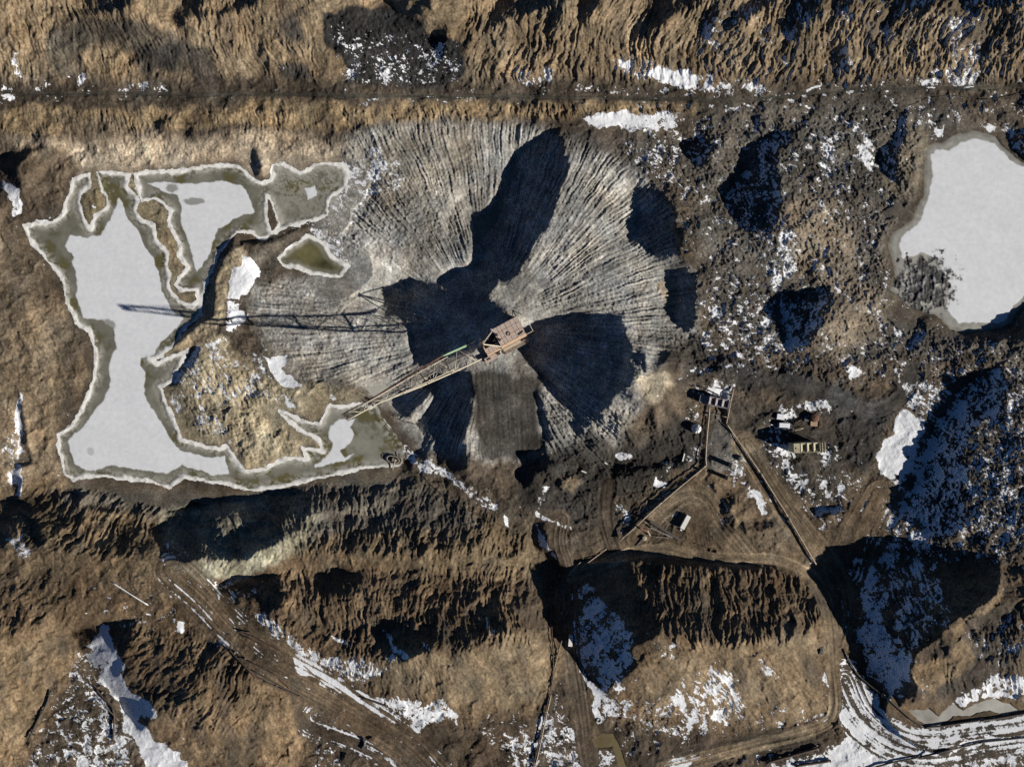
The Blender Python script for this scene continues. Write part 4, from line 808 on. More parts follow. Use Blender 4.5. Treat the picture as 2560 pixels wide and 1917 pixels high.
# ---------------------------------------------------------------- materials and builders for the built things
def worn(name, col, col2=None, rough=.6, metal=0.0, scale=1.2, lo=.45, hi=.62, snowy=0):
    """painted or bare surface with patches of a second colour and fine grain"""
    m, nt, p = node_mat(name); N = nt.nodes; Lk = nt.links.new
    col2 = col2 or tuple(c * .55 for c in col)
    tc = N.new('ShaderNodeTexCoord'); n = N.new('ShaderNodeTexNoise'); n.inputs['Scale'].default_value = scale; n.inputs['Detail'].default_value = 6; n.inputs['Roughness'].default_value = .65
    Lk(tc.outputs['Object'], n.inputs['Vector'])
    r = N.new('ShaderNodeMapRange'); r.inputs['From Min'].default_value = lo; r.inputs['From Max'].default_value = hi
    Lk(n.outputs['Fac'], r.inputs['Value'])
    mx = N.new('ShaderNodeMix'); mx.data_type = 'RGBA'; mx.inputs[6].default_value = (*col, 1); mx.inputs[7].default_value = (*col2, 1)
    Lk(r.outputs[0], mx.inputs[0]); Lk(mx.outputs[2], p.inputs['Base Color'])
    p.inputs['Roughness'].default_value = rough; p.inputs['Metallic'].default_value = metal; p.inputs['Specular IOR Level'].default_value = .3
    b = N.new('ShaderNodeBump'); b.inputs['Strength'].default_value = .3; b.inputs['Distance'].default_value = .05
    Lk(n.outputs['Fac'], b.inputs['Height']); Lk(b.outputs[0], p.inputs['Normal'])
    return m
MT = dict(
 roof=worn('roof_sheet', (.54, .44, .38), (.42, .32, .26), .65, scale=.6, lo=.4, hi=.7),
 roofpale=worn('eave_sheet', (.42, .30, .20), (.32, .21, .14), .6, scale=.8),
 deck=worn('deck_plate', (.30, .25, .20), (.13, .10, .08), .7, scale=.9),
 cream=worn('cream_steel', (.50, .45, .35), (.30, .24, .17), .6, scale=1.5, lo=.5, hi=.7),
 red=worn('oxide_red_steel', (.16, .075, .055), (.09, .05, .04), .7, scale=1.0),
 green=worn('green_steel', (.24, .36, .23), (.14, .20, .13), .6, scale=1.0, lo=.5, hi=.7),
 dark=worn('dark_steel', (.045, .042, .040), (.09, .06, .045), .6, scale=1.0, lo=.5, hi=.75),
 rust=worn('rusty_pipe', (.095, .062, .045), (.045, .038, .034), .7, scale=.7),
 pale=worn('pale_pipe', (.42, .36, .28), (.26, .20, .14), .65, scale=.7),
 grey=worn('grey_pipe', (.24, .22, .20), (.14, .12, .10), .65, scale=.8),
 conc=worn('concrete', (.34, .32, .29), (.22, .20, .17), .85, scale=.8),
 mauve=worn('faded_lilac_steel', (.30, .27, .29), (.20, .165, .165), .65, scale=.6),
 yellow=worn('pale_yellow_steel', (.46, .42, .29), (.34, .30, .20), .65, scale=.6),
 white=worn('white_cabin_paint', (.80, .79, .74), (.55, .52, .46), .5, scale=.6, lo=.55, hi=.8),
 snow=worn('crusted_snow', (.80, .82, .86), (.55, .56, .58), .9, scale=1.1, lo=.52, hi=.75),
 rubber=worn('black_rubber', (.025, .025, .026), (.05, .045, .04), .85),
 tank=worn('rusted_tank', (.165, .085, .06), (.08, .045, .035), .75, scale=1.0),
 glass=worn('dark_window', (.03, .035, .04), (.02, .02, .025), .15),
 wood=worn('weathered_wood', (.30, .24, .17), (.17, .13, .09), .85, scale=1.4),
 cab=worn('blue_grey_paint', (.10, .115, .125), (.05, .05, .05), .45, scale=.8),
)
def obj(name, bm, mat, parent=None):
    """one mesh object built in world coordinates"""
    bmesh.ops.recalc_face_normals(bm, faces=bm.faces)
    me = bpy.data.meshes.new(name)
    off = parent_loc(parent) if parent else Vector((0, 0, 0))
    if not parent and len(bm.verts):
        lo = [min(v.co[i] for v in bm.verts) for i in range(3)]; hi = [max(v.co[i] for v in bm.verts) for i in range(3)]
        off = Vector(((lo[0] + hi[0]) / 2, (lo[1] + hi[1]) / 2, lo[2]))
    for v in bm.verts: v.co -= off
    bm.to_mesh(me); bm.free(); me.materials.append(mat)
    o = bpy.data.objects.new(name, me); C.objects.link(o)
    if parent:
        o.parent = parent; o['loc0'] = list(off); del o['loc0']
        WL[o.name] = off
    else:
        o.location = off; WL[o.name] = off
    return o
WL = {}
def parent_loc(p): return WL[p.name]
def thing(name, label, cat, loc, group=None):
    o = bpy.data.objects.new(name, None); C.objects.link(o); o.location = loc; WL[o.name] = Vector(loc)
    o.empty_display_size = .5; o['label'] = label; o['category'] = cat
    if group: o['group'] = group
    return o
def tag(o, label, cat, group=None):
    o['label'] = label; o['category'] = cat
    if group: o['group'] = group
    return o
def frame(d, up=Vector((0, 0, 1))):
    d = d.normalized(); s = d.cross(up)
    if s.length < 1e-4: s = d.cross(Vector((0, 1, 0)))
    s.normalize(); return d, s, s.cross(d)
def beam(bm, a, b, w, h=None):
    """square bar from a to b"""
    h = h or w; d, s, t = frame(b - a); v = []
    for e in (a, b):
        for i, j in ((-1, -1), (1, -1), (1, 1), (-1, 1)): v.append(bm.verts.new(e + s * (w / 2 * i) + t * (h / 2 * j)))
    for f in ((0, 1, 2, 3), (7, 6, 5, 4), (0, 4, 5, 1), (1, 5, 6, 2), (2, 6, 7, 3), (3, 7, 4, 0)): bm.faces.new([v[i] for i in f])
def tube(bm, pts, r, n=8, closed=False):
    pts = [Vector(p) for p in pts]; rings = []
    for i, p in enumerate(pts):
        a = pts[max(i - 1, 0)]; b = pts[min(i + 1, len(pts) - 1)]
        if closed: a = pts[i - 1]; b = pts[(i + 1) % len(pts)]
        d, s, t = frame(b - a)
        rings.append([bm.verts.new(p + (s * math.cos(k * 2 * math.pi / n) + t * math.sin(k * 2 * math.pi / n)) * r) for k in range(n)])
    prs = list(zip(rings[:-1], rings[1:])) + ([(rings[-1], rings[0])] if closed else [])
    for A, B in prs:
        for k in range(n): f = bm.faces.new((A[k], A[(k + 1) % n], B[(k + 1) % n], B[k])); f.smooth = True
    if not closed: bm.faces.new(rings[0][::-1]); bm.faces.new(rings[-1])
def prism(bm, poly, z0, z1):
    a = [bm.verts.new((p[0], p[1], z0)) for p in poly]; b = [bm.verts.new((p[0], p[1], z1)) for p in poly]
    n = len(poly); bm.faces.new(a[::-1]); bm.faces.new(b)
    for i in range(n): bm.faces.new((a[i], a[(i + 1) % n], b[(i + 1) % n], b[i]))
def hull8(bm, P):
    v = [bm.verts.new(p) for p in P]
    for f in ((0, 3, 2, 1), (4, 5, 6, 7), (0, 1, 5, 4), (1, 2, 6, 5), (2, 3, 7, 6), (3, 0, 4, 7)): bm.faces.new([v[i] for i in f])
def lathe(bm, c, prof, n=20):
    rings = []
    for r, z in prof:
        rings.append([bm.verts.new((c[0] + r * math.cos(k * 2 * math.pi / n), c[1] + r * math.sin(k * 2 * math.pi / n), c[2] + z)) for k in range(n)])
    for A, B in zip(rings[:-1], rings[1:]):
        for k in range(n): bm.faces.new((A[k], A[(k + 1) % n], B[(k + 1) % n], B[k]))
    bm.faces.new(rings[0][::-1]); bm.faces.new(rings[-1])
def new(): return bmesh.new()

# ---------------------------------------------------------------- the walking dragline
def dragline():
    g0 = gz(1273, 835); zb = g0; zr = g0 + 12.5
    O = at(1273, 831, z=zr); f = Vector((-.88, -.476, 0)).normalized(); s = Vector((.476, -.88, 0)).normalized()
    Lc = lambda a, b, z: Vector((O.x, O.y, 0)) + f * a + s * b + Vector((0, 0, z))
    T = thing('dragline_excavator', 'brown roofed walking dragline with a long lattice boom on the clay bench', 'excavator', (O.x, O.y, zb - 1))
    def box(name, a0, a1, b0, b1, z0, z1, mat, par=T):
        bm = new(); hull8(bm, [Lc(a0, b0, z0), Lc(a1, b0, z0), Lc(a1, b1, z0), Lc(a0, b1, z0), Lc(a0, b0, z1), Lc(a1, b0, z1), Lc(a1, b1, z1), Lc(a0, b1, z1)])
        return obj(name, bm, mat, par)
    bm = new(); lathe(bm, (O.x, O.y, zb - 1.5), [(7.2, 0), (7.2, 2.6), (6.6, 3.0)], 28); obj('base_tub', bm, MT['dark'], T)
    for b0, b1 in ((-10.2, -7.4), (7.4, 10.2)):
        box('walking_shoe', -8.5, 8.0, b0, b1, zb - 1.0, zb + 1.4, MT['deck'])
    box('revolving_frame', -9.0, 18.2, -6.2, 6.2, zb + 2.0, zb + 4.0, MT['deck'])
    body = box('machine_house', -8.2, 8.2, -6.4, 5.2, zb + 4.0, zr - .25, MT['roof'])
    # roof of separate sheets, dark joints between
    ca = [-8.3, -5.9, -3.2, .1, 3.2, 5.4, 8.3]; cb = [-6.5, -3.1, .9, 4.9]
    for i in range(6):
        for j in range(3):
            dz = .05 * ((i * 7 + j * 5) % 3)
            box('roof_panel', ca[i] + .11, ca[i + 1] - .11, cb[j] + .11, cb[j + 1] - .11, zr - .24, zr + dz, MT['roof'], body)
    bm = new(); hull8(bm, [Lc(-8.3, 5.0, zr - 3.0), Lc(8.3, 5.0, zr - 3.0), Lc(8.3, 6.7, zr - 3.0), Lc(-8.3, 6.7, zr - 3.0), Lc(-8.3, 5.0, zr), Lc(8.3, 5.0, zr), Lc(8.3, 6.55, zr - 1.5), Lc(-8.3, 6.55, zr - 1.5)])
    obj('eave', bm, MT['roofpale'], body)
    box('side_wall', -8.0, 8.0, 5.3, 6.4, zb + 4.0, zr - 3.02, MT['roofpale'], body)
    c = Lc(.6, .55, zr + .1); bm = new(); lathe(bm, c, [(1.25, 0), (1.25, .35), (.95, .5), (.9, .3)], 20); obj('roof_hatch', bm, MT['deck'], body)
    for a, b in ((6.6, -1.3), (6.4, 2.1)): box('roof_vent_box', a - .6, a + .6, b - .5, b + .5, zr + .1, zr + 1.5, MT['cream'], body)
    bm = new(); lathe(bm, Lc(8.6, -6.6, zr - 2.5), [(.75, 0), (.75, 3.0), (.45, 3.3)], 14); obj('exhaust_stack', bm, MT['mauve'], body)
    for b in (2.9, 3.5):
        bm = new(); beam(bm, Lc(-7.6, b, zr + .12), Lc(-4.2, b + .7, zr + .25), .3); obj('roof_rail', bm, MT['dark'], body)
    # front deck with winches and the lower machinery wing
    box('deck_plate', 8.3, 18.0, -6.4, 6.2, zb + 4.02, zb + 4.5, MT['deck'])
    wing = box('winch_wing', 9.2, 17.8, 1.9, 5.6, zb + 4.5, zr - 3.4, MT['deck'])
    for i in range(4):
        a0 = 9.1 + i * 2.2; box('roof_panel', a0 + .07, a0 + 2.13, 1.7, 5.2, zr - 3.38, zr - 3.2 + .04 * (i % 2), MT['roof'], wing)
    bm = new(); hull8(bm, [Lc(9, 5.3, zr - 4.8), Lc(17.9, 5.3, zr - 4.8), Lc(17.9, 6.4, zr - 4.8), Lc(9, 6.4, zr - 4.8), Lc(9, 5.3, zr - 3.2), Lc(17.9, 5.3, zr - 3.2), Lc(17.9, 6.3, zr - 4.2), Lc(9, 6.3, zr - 4.2)])
    obj('eave', bm, MT['roofpale'], wing)
    for a, b, r, w in ((11.2, -2.6, 1.5, 3.2), (14.6, -2.2, 1.2, 2.8), (12.8, .6, .9, 1.6)):
        bm = new(); tube(bm, [Lc(a, b - w / 2, zb + 6), Lc(a, b + w / 2, zb + 6)], r, 14); obj('winch_drum', bm, MT['dark'], T)
    for a, b, h in ((9.6, -5.2, 2.2), (16.6, -4.6, 1.6), (10.2, -.4, 2.6), (15.8, .8, 2.0), (13.0, -5.4, 1.0), (17.0, -2.0, 2.6)):
        box('gear_case', a - .9, a + .9, b - .7, b + .7, zb + 4.5, zb + 4.5 + h, MT['cream'] if h > 2.3 else MT['deck'])
    cabb = box('operator_cab', 13.6, 20.4, 6.8, 9.5, zb + 3.6, zb + 7.6, MT['roofpale'])
    box('cab_roof', 13.3, 20.8, 6.6, 9.7, zb + 7.6, zb + 7.95, MT['roof'], cabb)
    box('cab_window', 20.42, 20.5, 7.0, 9.3, zb + 5.4, zb + 7.2, MT['glass'], cabb); box('roof_hatch', 17.0, 19.4, 7.6, 8.4, zb + 7.97, zb + 8.2, MT['dark'], cabb)
    for a in (8.0, 10.4, 12.4): box('side_equipment', a, a + 1.6, 6.8, 8.6, zb + 2.4, zb + 4.6 + (a % 3) * .4, MT['rust'] if a < 11 else MT['deck'])
    box('side_walkway', -4.0, 8.0, 6.7, 8.2, zb + 3.6, zb + 3.85, MT['cream'])
    # rear platform rail
    bm = new(); q = [Lc(-8.3, -5.6, zb + 5), Lc(-13.4, -5.6, zb + 5), Lc(-13.4, 5.6, zb + 5), Lc(-8.3, 5.6, zb + 5)]
    for a, b in zip(q[:-1], q[1:]): beam(bm, a, b, .42)
    obj('rear_rail', bm, MT['cream'], T)
    for k in (1, 2):
        bm = new(); beam(bm, q[k], q[k] - Vector((0, 0, 4.5)), .3); obj('rail_post', bm, MT['dark'], T)
    # gantry
    apex = Lc(17.2, -.6, zr + 11)
    for a, b, z in ((8.3, -5.6, zr), (8.5, 5.0, zr - .5)):
        bm = new(); beam(bm, Lc(a, b, z), apex, .62); obj('gantry_leg', bm, MT['cream'], T)
    for b in (-4.2, 4.6):
        bm = new(); beam(bm, Lc(18.0, b, zb + 4.5), apex, .6); obj('gantry_strut', bm, MT['roofpale'], T)
    bm = new(); beam(bm, apex + s * 1.6, apex - s * 1.6, .9, 1.2); obj('gantry_head', bm, MT['rust'], T)
    # boom: two side chords and a lower chord, braced
    z0, z1 = zb + 5.0, G['levels'][0] + 73.5
    def lerp(P, t):
        t = min(max(t, 0), 1) * (len(P) - 1); i = min(int(t), len(P) - 2); k = t - i
        return P[i][0] + (P[i + 1][0] - P[i][0]) * k, P[i][1] + (P[i + 1][1] - P[i][1]) * k
    PL = [(1190, 853), (1106, 890), (1021, 940), (937, 993), (854, 1037)]
    PR = [(1213, 893), (1128, 933), (1045, 969), (950, 1006), (868, 1050)]
    zt = lambda t: z0 + (z1 - z0) * t
    CL = lambda t: at(*lerp(PL, t), z=zt(t)); CR = lambda t: at(*lerp(PR, t), z=zt(t))
    CM = lambda t: (CL(t) + CR(t)) * .5 - Vector((0, 0, 3.6 * math.sin(math.pi * min(1, t * .9 + .05)) ** .6))
    def run(name, fn, t0, t1, r, mat, n=6):
        bm = new(); tube(bm, [fn(t0 + (t1 - t0) * k / n) for k in range(n + 1)], r, 8); obj(name, bm, mat, T)
    run('boom_chord', CL, 0, .075, .22, MT['dark'], 2); run('boom_chord', CL, .075, .25, .70, MT['green'], 4); run('boom_chord', CL, .25, .8, .52, MT['red'], 8); run('boom_chord', CL, .8, 1, .36, MT['dark'], 4)
    run('boom_chord', CR, 0, .62, .44, MT['cream'], 8); run('boom_chord', CR, .62, 1, .34, MT['cream'], 6)
    run('boom_chord', CM, .03, .96, .30, MT['grey'], 12)
    up = lambda fn, dz: (lambda t: fn(t) + Vector((0, 0, dz)))
    CR2 = lambda t: CR(t) * (.86 + .1 * t) + CL(t) * (.14 - .1 * t) + Vector((0, 0, 1.2))
    run('boom_stay', CR2, .22, .66, .26, MT['cream'], 6)
    CL2 = lambda t: CL(t) * .84 + CR(t) * .16 + Vector((0, 0, 1.6))
    run('boom_stay', CL2, .22, .95, .24, MT['cream'], 8)
    N = 11
    for i in range(N):
        t0 = .06 + .9 * i / N; t1 = .06 + .9 * (i + 1) / N
        A, B = (CL, CR) if i % 2 else (CR, CL)
        for a, b, r, mt in ((A(t0), B(t1), .20, 'cream'), (CL(t0), CR(t0), .17, 'grey'), (CM(t0), CL(t1), .15, 'dark'), (CM(t0), CR(t1), .15, 'cream' if i < 5 else 'grey')):
            bm = new(); tube(bm, [a, b], r * (1.15 if i < 5 else .95), 6); obj('boom_brace', bm, MT[mt], T)
    for t in (.25, .43, .60, .80):
        bm = new(); beam(bm, CL(t) + (CL(t) - CR(t)) * .06, CR(t) + (CR(t) - CL(t)) * .06, .7, 1.0); obj('boom_collar', bm, MT['rust'], T)
    # head of the boom with sheaves and a rail
    h0, h1, w = CL(1), CL(.955), (CR(1) - CL(1))
    for a, b in ((h0, h0 + w * 1.15), (h1, h1 + w * 1.1), (h0 - w * .1, h1 - w * .1), (h0 + w * 1.15, h1 + w * 1.1), (h0 + w * .5, h1 + w * .5)):
        bm = new(); beam(bm, a, b, .34, .5); obj('boom_head_frame', bm, MT['grey'], T)
    for k in (.3, .7):
        c = (h0 * .6 + h1 * .4) + w * k; ax = w.normalized() * .22
        bm = new(); tube(bm, [c - ax, c + ax], 1.05, 16); obj('sheave', bm, MT['dark'], T)
    for k, t in ((.25, .98), (.5, .98), (.75, .98), (.3, .6), (.7, .6), (.5, .43)):
        bm = new(); e = CL(t) * (1 - k) + CR(t) * k + Vector((0, 0, .6)); st = apex + s * (k - .5) * 2.4
        tube(bm, [st, (st + e) * .5 - Vector((0, 0, .5)), e], .085, 5); obj('suspension_cable', bm, MT['dark'], T)
dragline()

# ---------------------------------------------------------------- hopper bunkers
def bunker(px0, px1, wpx, h, mat, label, flat, ground):
    """row of open hoppers between two survey points (left wall middle, right wall middle); flat = metres of closed roof on the left"""
    g = ground; zt = g + h
    A = at(*px0, z=zt); B = at(*px1, z=zt); d = (B - A); d.z = 0; n = Vector((-d.y, d.x, 0)).normalized(); Lg = d.length; d.normalize()
    hw = wpx * .25 * (HC - zt) / HC / 2
    P = lambda a, b, z: Vector((A.x, A.y, 0)) + d * a + n * b + Vector((0, 0, z))
    T = thing('hopper_bunker', label, 'bunker', tuple(P(Lg / 2, 0, g)))
    def box(name, a0, a1, b0, b1, z0, z1, m, par=T):
        bm = new(); hull8(bm, [P(a0, b0, z0), P(a1, b0, z0), P(a1, b1, z0), P(a0, b1, z0), P(a0, b0, z1), P(a1, b0, z1), P(a1, b1, z1), P(a0, b1, z1)]); return obj(name, bm, m, par)
    n_h = 3; L0 = flat; w = (Lg - L0) / n_h
    if flat > 0:
        box('control_room', 0, flat - .1, -hw * .94, hw * .94, g - 1, zt - .2, mat)
        box('roof', -.2, flat - .12, -hw, hw, zt - .18, zt + .05, mat)
        box('hatch', .9, 1.3, -.5, .3, zt + .06, zt + .3, MT['dark'])
    for b in (-1, 1): box('side_wall', L0, Lg, b * hw - .12, b * hw + .12, g - 1, zt, mat)
    for i in range(n_h + 1):
        box('partition_wall', L0 + i * w - .1, L0 + i * w + .12, -hw + .13, hw - .13, g - 1 if i in (0, n_h) else zt - 3.2, zt + .25, mat)
    for i in range(n_h):
        a0 = L0 + i * w + .14; a1 = L0 + (i + 1) * w - .12; ap = P(a1 - .15, 0, zt - 2.1)
        for q in ((P(a0, -hw + .14, zt - .1), P(a0, hw - .14, zt - .1)), (P(a0, hw - .14, zt - .1), P(a1, hw - .14, zt - .1)), (P(a1, -hw + .14, zt - .1), P(a0, -hw + .14, zt - .1)), (P(a1, hw - .14, zt - .1), P(a1, -hw + .14, zt - .1))):
            bm = new(); lo = Vector((0, 0, .12)); v = [bm.verts.new(x) for x in (q[0], q[1], ap, q[0] - lo, q[1] - lo, ap - lo)]
            for fc in ((0, 1, 2), (5, 4, 3), (0, 3, 4, 1), (1, 4, 5, 2), (2, 5, 3, 0)): bm.faces.new([v[k] for k in fc])
            obj('hopper_plate', bm, mat, T)
    return T, P, Lg, hw, box, zt
gA = gz(1830, 1030); T, P, Lg, hw, box, zt = bunker((1773, 1001), (1821.5, 1011), 21, 7.5, MT['mauve'], 'lilac grey bunker with three open hoppers between two pale pipelines', 0, gA)
box('entry_slab', -5.2, -.3, -hw * .8, hw * .9, zt - 2.2, zt - 1.9, MT['mauve'])
for b in (-hw * .5, hw * .6): box('slab_post', -4.9, -4.6, b, b + .3, gA - 3, zt - 2.2, MT['dark'])
for a in (3.2, 6.2): box('rail_beam', Lg + .8, Lg + a + .6, -hw * (1.2 - a * .2), -hw * (1.2 - a * .2) + .2, zt - 2, zt - 1.7, MT['dark'])
box('rail_beam', Lg + 3.8, Lg + 4.0, -hw, hw * .8, zt - 2, zt - 1.7, MT['grey']); box('rail_beam', Lg + .5, Lg + .75, -hw * 1.1, hw, zt - .6, zt - .1, MT['grey'])
for y in (-hw * 1.0, hw * .75): box('slab_post', Lg + 3.75, Lg + 4.05, y, y + .25, gA - 1, zt - 2.02, MT['dark'])
gB = gz(2040, 1140); T, P, Lg, hw, box, zt = bunker((1985.5, 1120.5), (2050, 1117.5), 23.5, 10.5, MT['yellow'], 'pale yellow bunker with flat roofed room and three open hoppers in dark mud', 3.9, gB)
for a in (1.6, 3.2): box('frame_beam', Lg + a - .15, Lg + a + .15, -hw, hw, zt - .5, zt - .1, MT['cream'])
box('frame_beam', Lg + .3, Lg + 3.2, -hw * .55, -hw * .55 + .25, zt - .9, zt - .52, MT['cream']); box('frame_beam', Lg + .3, Lg + 3.2, hw * .1, hw * .1 + .25, zt - .9, zt - .52, MT['cream'])
for y in (-hw * .9, hw * .8): box('frame_post', Lg + 3.0, Lg + 3.3, y, y + .3, gB - 1, zt - .52, MT['dark'])

# ---------------------------------------------------------------- pipelines that lie along the ground
def pipeline(pts, r, mat, label, name='pipeline', cat='pipeline', lift=.15, sup=14, smooth=True, wob=0, supname='support_block', supmat='conc', group=None, win=5):
    P = spline(pts, 6) if smooth else pts
    q = []
    for (ax, ay), (bx, by) in zip(P[:-1], P[1:]):
        n = max(1, int(math.hypot(bx - ax, by - ay) / 9))
        q += [(ax + (bx - ax) * k / n, ay + (by - ay) * k / n) for k in range(n)]
    q.append(P[-1]); z = np.array([gz(*p) for p in q])
    zz = np.array([z[max(0, i - 1):i + 2].max() for i in range(len(z))]); k = np.ones(win) / win
    zz = np.convolve(np.pad(zz, win // 2, mode='edge'), k, 'valid')[:len(q)]
    zz = np.maximum(zz, z + .05) + r + lift
    W3 = [Vector(unproject(p[0], p[1], float(h_))) for p, h_ in zip(q, zz)]
    T = thing(name, label, cat, tuple(W3[len(W3) // 2] - Vector((0, 0, r + lift))), group)
    m = max(1, len(W3) // 12); cuts = [round(i * (len(W3) - 1) / m) for i in range(m + 1)]
    for a, b in zip(cuts[:-1], cuts[1:]):
        bm = new(); tube(bm, W3[a:b + 1], r, 8); obj('pipe_section', bm, MT[mat], T)
        e, f_ = W3[b], W3[b - 1]
        bm = new(); d = (e - f_).normalized() * .12; tube(bm, [e - d, e + d], r * 1.22, 8); obj('flange', bm, MT[mat], T)
    if sup:
        for i in range(2, len(W3) - 2, max(2, sup)):
            d = W3[i + 1] - W3[i - 1]; d.z = 0; s_ = Vector((-d.y, d.x, 0)).normalized() * (r * 2.2)
            c = W3[i] - Vector((0, 0, r * 1.02)); bm = new(); hgt = max(.5, c.z - float(z[i]) + .6)
            beam(bm, c - s_ - Vector((0, 0, hgt / 2)), c + s_ - Vector((0, 0, hgt / 2)), .7, hgt); obj(supname, bm, MT[supmat], T)
    return T
pipeline([(1774, 1014), (1772, 1045), (1768, 1082), (1766, 1112), (1764, 1148), (1766, 1162)], .42, 'pale', 'short pale pipeline running down from the lilac bunker along the grey basin', smooth=False, lift=.6)
pipeline([(1766, 1163), (1700, 1217), (1640, 1268), (1585, 1320), (1550, 1350)], .42, 'pale', 'straight pale pipeline slanting down left from the grey basin corner', smooth=False, lift=.5)
pipeline([(1834, 968), (1832, 980), (1821, 1034), (1816, 1058)], .36, 'pale', 'pale pipe beside the right end of the lilac bunker', smooth=False, lift=.8, sup=6)
pipeline([(1816, 1059), (1850, 1108), (1905, 1188), (1960, 1275), (2040, 1410)], .40, 'pale', 'long pale pipeline along the left edge of the brown haul road', smooth=False, lift=.4)
pipeline([(1774, 1033), (1818, 1043)], .2, 'pale', 'pale cross pipe joining both pipelines just below the lilac bunker', smooth=False, sup=0, name='pipe')
pipeline([(1726, 964), (1762, 970), (1822, 1000)], .26, 'dark', 'dark pipe bending round the top of the lilac bunker', smooth=False, sup=0, name='pipe', lift=1.2)
pipeline([(1790, 969), (1832, 979)], .18, 'dark', 'thin dark pipe crossing the snow patch above the lilac bunker', smooth=False, sup=0, name='pipe', lift=.8)
pipeline([(1454, 1424), (1458, 1415), (1516, 1372)], .30, 'pale', 'pale pipe beside the main road above its bend at the valley mouth', smooth=False, sup=0, name='pipe')
pipeline([(1422, 1440), (1428, 1428), (1451, 1405)], .28, 'pale', 'short pale pipe at the valley mouth left of the longer one', smooth=False, sup=0, name='pipe')
pipeline([(1404, 1601), (1386, 1667)], .38, 'wood', 'pale timber beam leaning by the shaded valley road', smooth=False, sup=0, name='beam', cat='beam')
pipeline([(1377, 1450), (1379, 1561), (1383, 1640), (1382, 1690), (1376, 1725), (1357, 1807), (1342, 1877), (1328, 1930)], .32, 'rust', 'long dark pipe down the left side of the valley to the bottom edge')
pipeline([(1378, 1735), (1362, 1806), (1347, 1877), (1334, 1930)], .34, 'pale', 'pale pipe beside the long dark one at the bottom edge', supmat='wood')
pipeline([(2190, 283), (2271, 264), (2326, 246), (2372, 239), (2413, 243), (2471, 249), (2590, 228)], .16, 'rubber', 'thin black cable snaking over the slope above the round lake', name='cable', cat='cable', sup=0, lift=.02)
pipeline([(570, 1620), (591, 1643), (640, 1693), (698, 1721), (753, 1743)], .52, 'rust', 'lowest long rusty pipe beside the dirt road at lower left', lift=.1, smooth=False)
pipeline([(592, 1641), (640, 1663), (695, 1692), (727, 1722)], .45, 'rust', 'upper rusty pipe branching from the pipe end at lower left', lift=.1, smooth=False)
pipeline([(632, 1676), (690, 1710), (741, 1737)], .32, 'dark', 'thin dark pipe lying between two rusty pipes at lower left', lift=.1, sup=0)
pipeline([(594, 1576), (626, 1582)], .5, 'rust', 'short thick rusty pipe stub above the dirt road', lift=.1, smooth=False, sup=0, name='pipe')
pipeline([(610, 1582), (640, 1595), (704, 1630)], .36, 'rust', 'rusty pipe across the brown flat with a snow patch at its end', lift=.1, sup=0, name='pipe')
pipeline([(608, 1590), (640, 1605), (702, 1643)], .34, 'rust', 'lower twin of the rusty pipe ending in the snow patch', lift=.1, sup=0, name='pipe')
pipeline([(904, 1743), (970, 1766)], .5, 'rust', 'single dark steel beam lying on the long snow bank', lift=.25, smooth=False, sup=0, name='beam', cat='beam')
pipeline([(127, 1727), (116, 1759), (96, 1796), (71, 1849)], .55, 'dark', 'dark curved pipe at the foot of the tan hill at far left')
pipeline([(238, 1720), (258, 1743), (281, 1767), (286, 1790), (285, 1811), (283, 1851)], .55, 'rust', 'bent dark pipe lying across the snow strip at lower left', smooth=False)
pipeline([(258, 1750), (275, 1778), (298, 1801)], .16, 'wood', 'pale fallen pole crossing the bent dark pipe', name='fallen_pole', cat='pole', sup=0, lift=.9, smooth=False)
pipeline([(281, 1456), (325, 1484), (370, 1512)], .34, 'snow', 'snow topped straight pipe on the brown slope at left', lift=.1, smooth=False)
pipeline([(2108, 1622), (2123, 1651), (2143, 1686), (2181, 1718), (2227, 1753), (2276, 1796), (2308, 1817)], .5, 'dark', 'dark pipeline curving round the foot of the shaded hill', smooth=False)
pipeline([(2309, 1818), (2355, 1814), (2413, 1805), (2488, 1796), (2590, 1778)], .55, 'dark', 'dark pipeline along the snowy road edge by the grey ice pool', smooth=False)
pipeline([(2160, 1925), (2230, 1905), (2297, 1892), (2372, 1875), (2456, 1854), (2590, 1840)], .5, 'dark', 'dark pipeline along the far side of the snowy road at the bottom', smooth=False)
pipeline([(1915, 1906), (2047, 1869)], .8, 'rust', 'upper of two dark steel girders beside the road fork', name='girder', cat='girder', smooth=False, sup=0)
pipeline([(1988, 1914), (2076, 1901)], .8, 'rust', 'lower of two dark steel girders lying on snow at the bottom edge', name='girder', cat='girder', smooth=False, sup=0)
pipeline([(1054, 1183), (1075, 1209), (1127, 1253), (1173, 1276), (1230, 1302), (1280, 1328)], .14, 'rubber', 'thin black cable along the dark slope below the dragline', name='cable', cat='cable', sup=0, lift=.02)
pipeline([(1972, 1079), (2008, 1070)], .5, 'wood', 'pale timber beam above the shadow of the yellow bunker', name='beam', cat='beam', sup=0, smooth=False, lift=.9)
pipeline([(1981, 1078), (2043, 1101)], .3, 'dark', 'dark pipe slanting from the timber beam to the yellow bunker', name='pipe', sup=0, smooth=False, lift=1.5)
for a, b, t in (((1972, 1075), (1993, 1053), 'left'), ((1976, 1077), (1998, 1051), 'middle'), ((1981, 1071), (2003, 1057), 'right')):
    pipeline([a, b], .22, 'rust', t + 'most of three thin rusty poles beside the rusty tank' if t != 'middle' else 'middle one of three thin rusty poles beside the rusty tank', name='fallen_pole', cat='pole', sup=0, smooth=False, lift=.4, group='thin rusty poles by the tank')

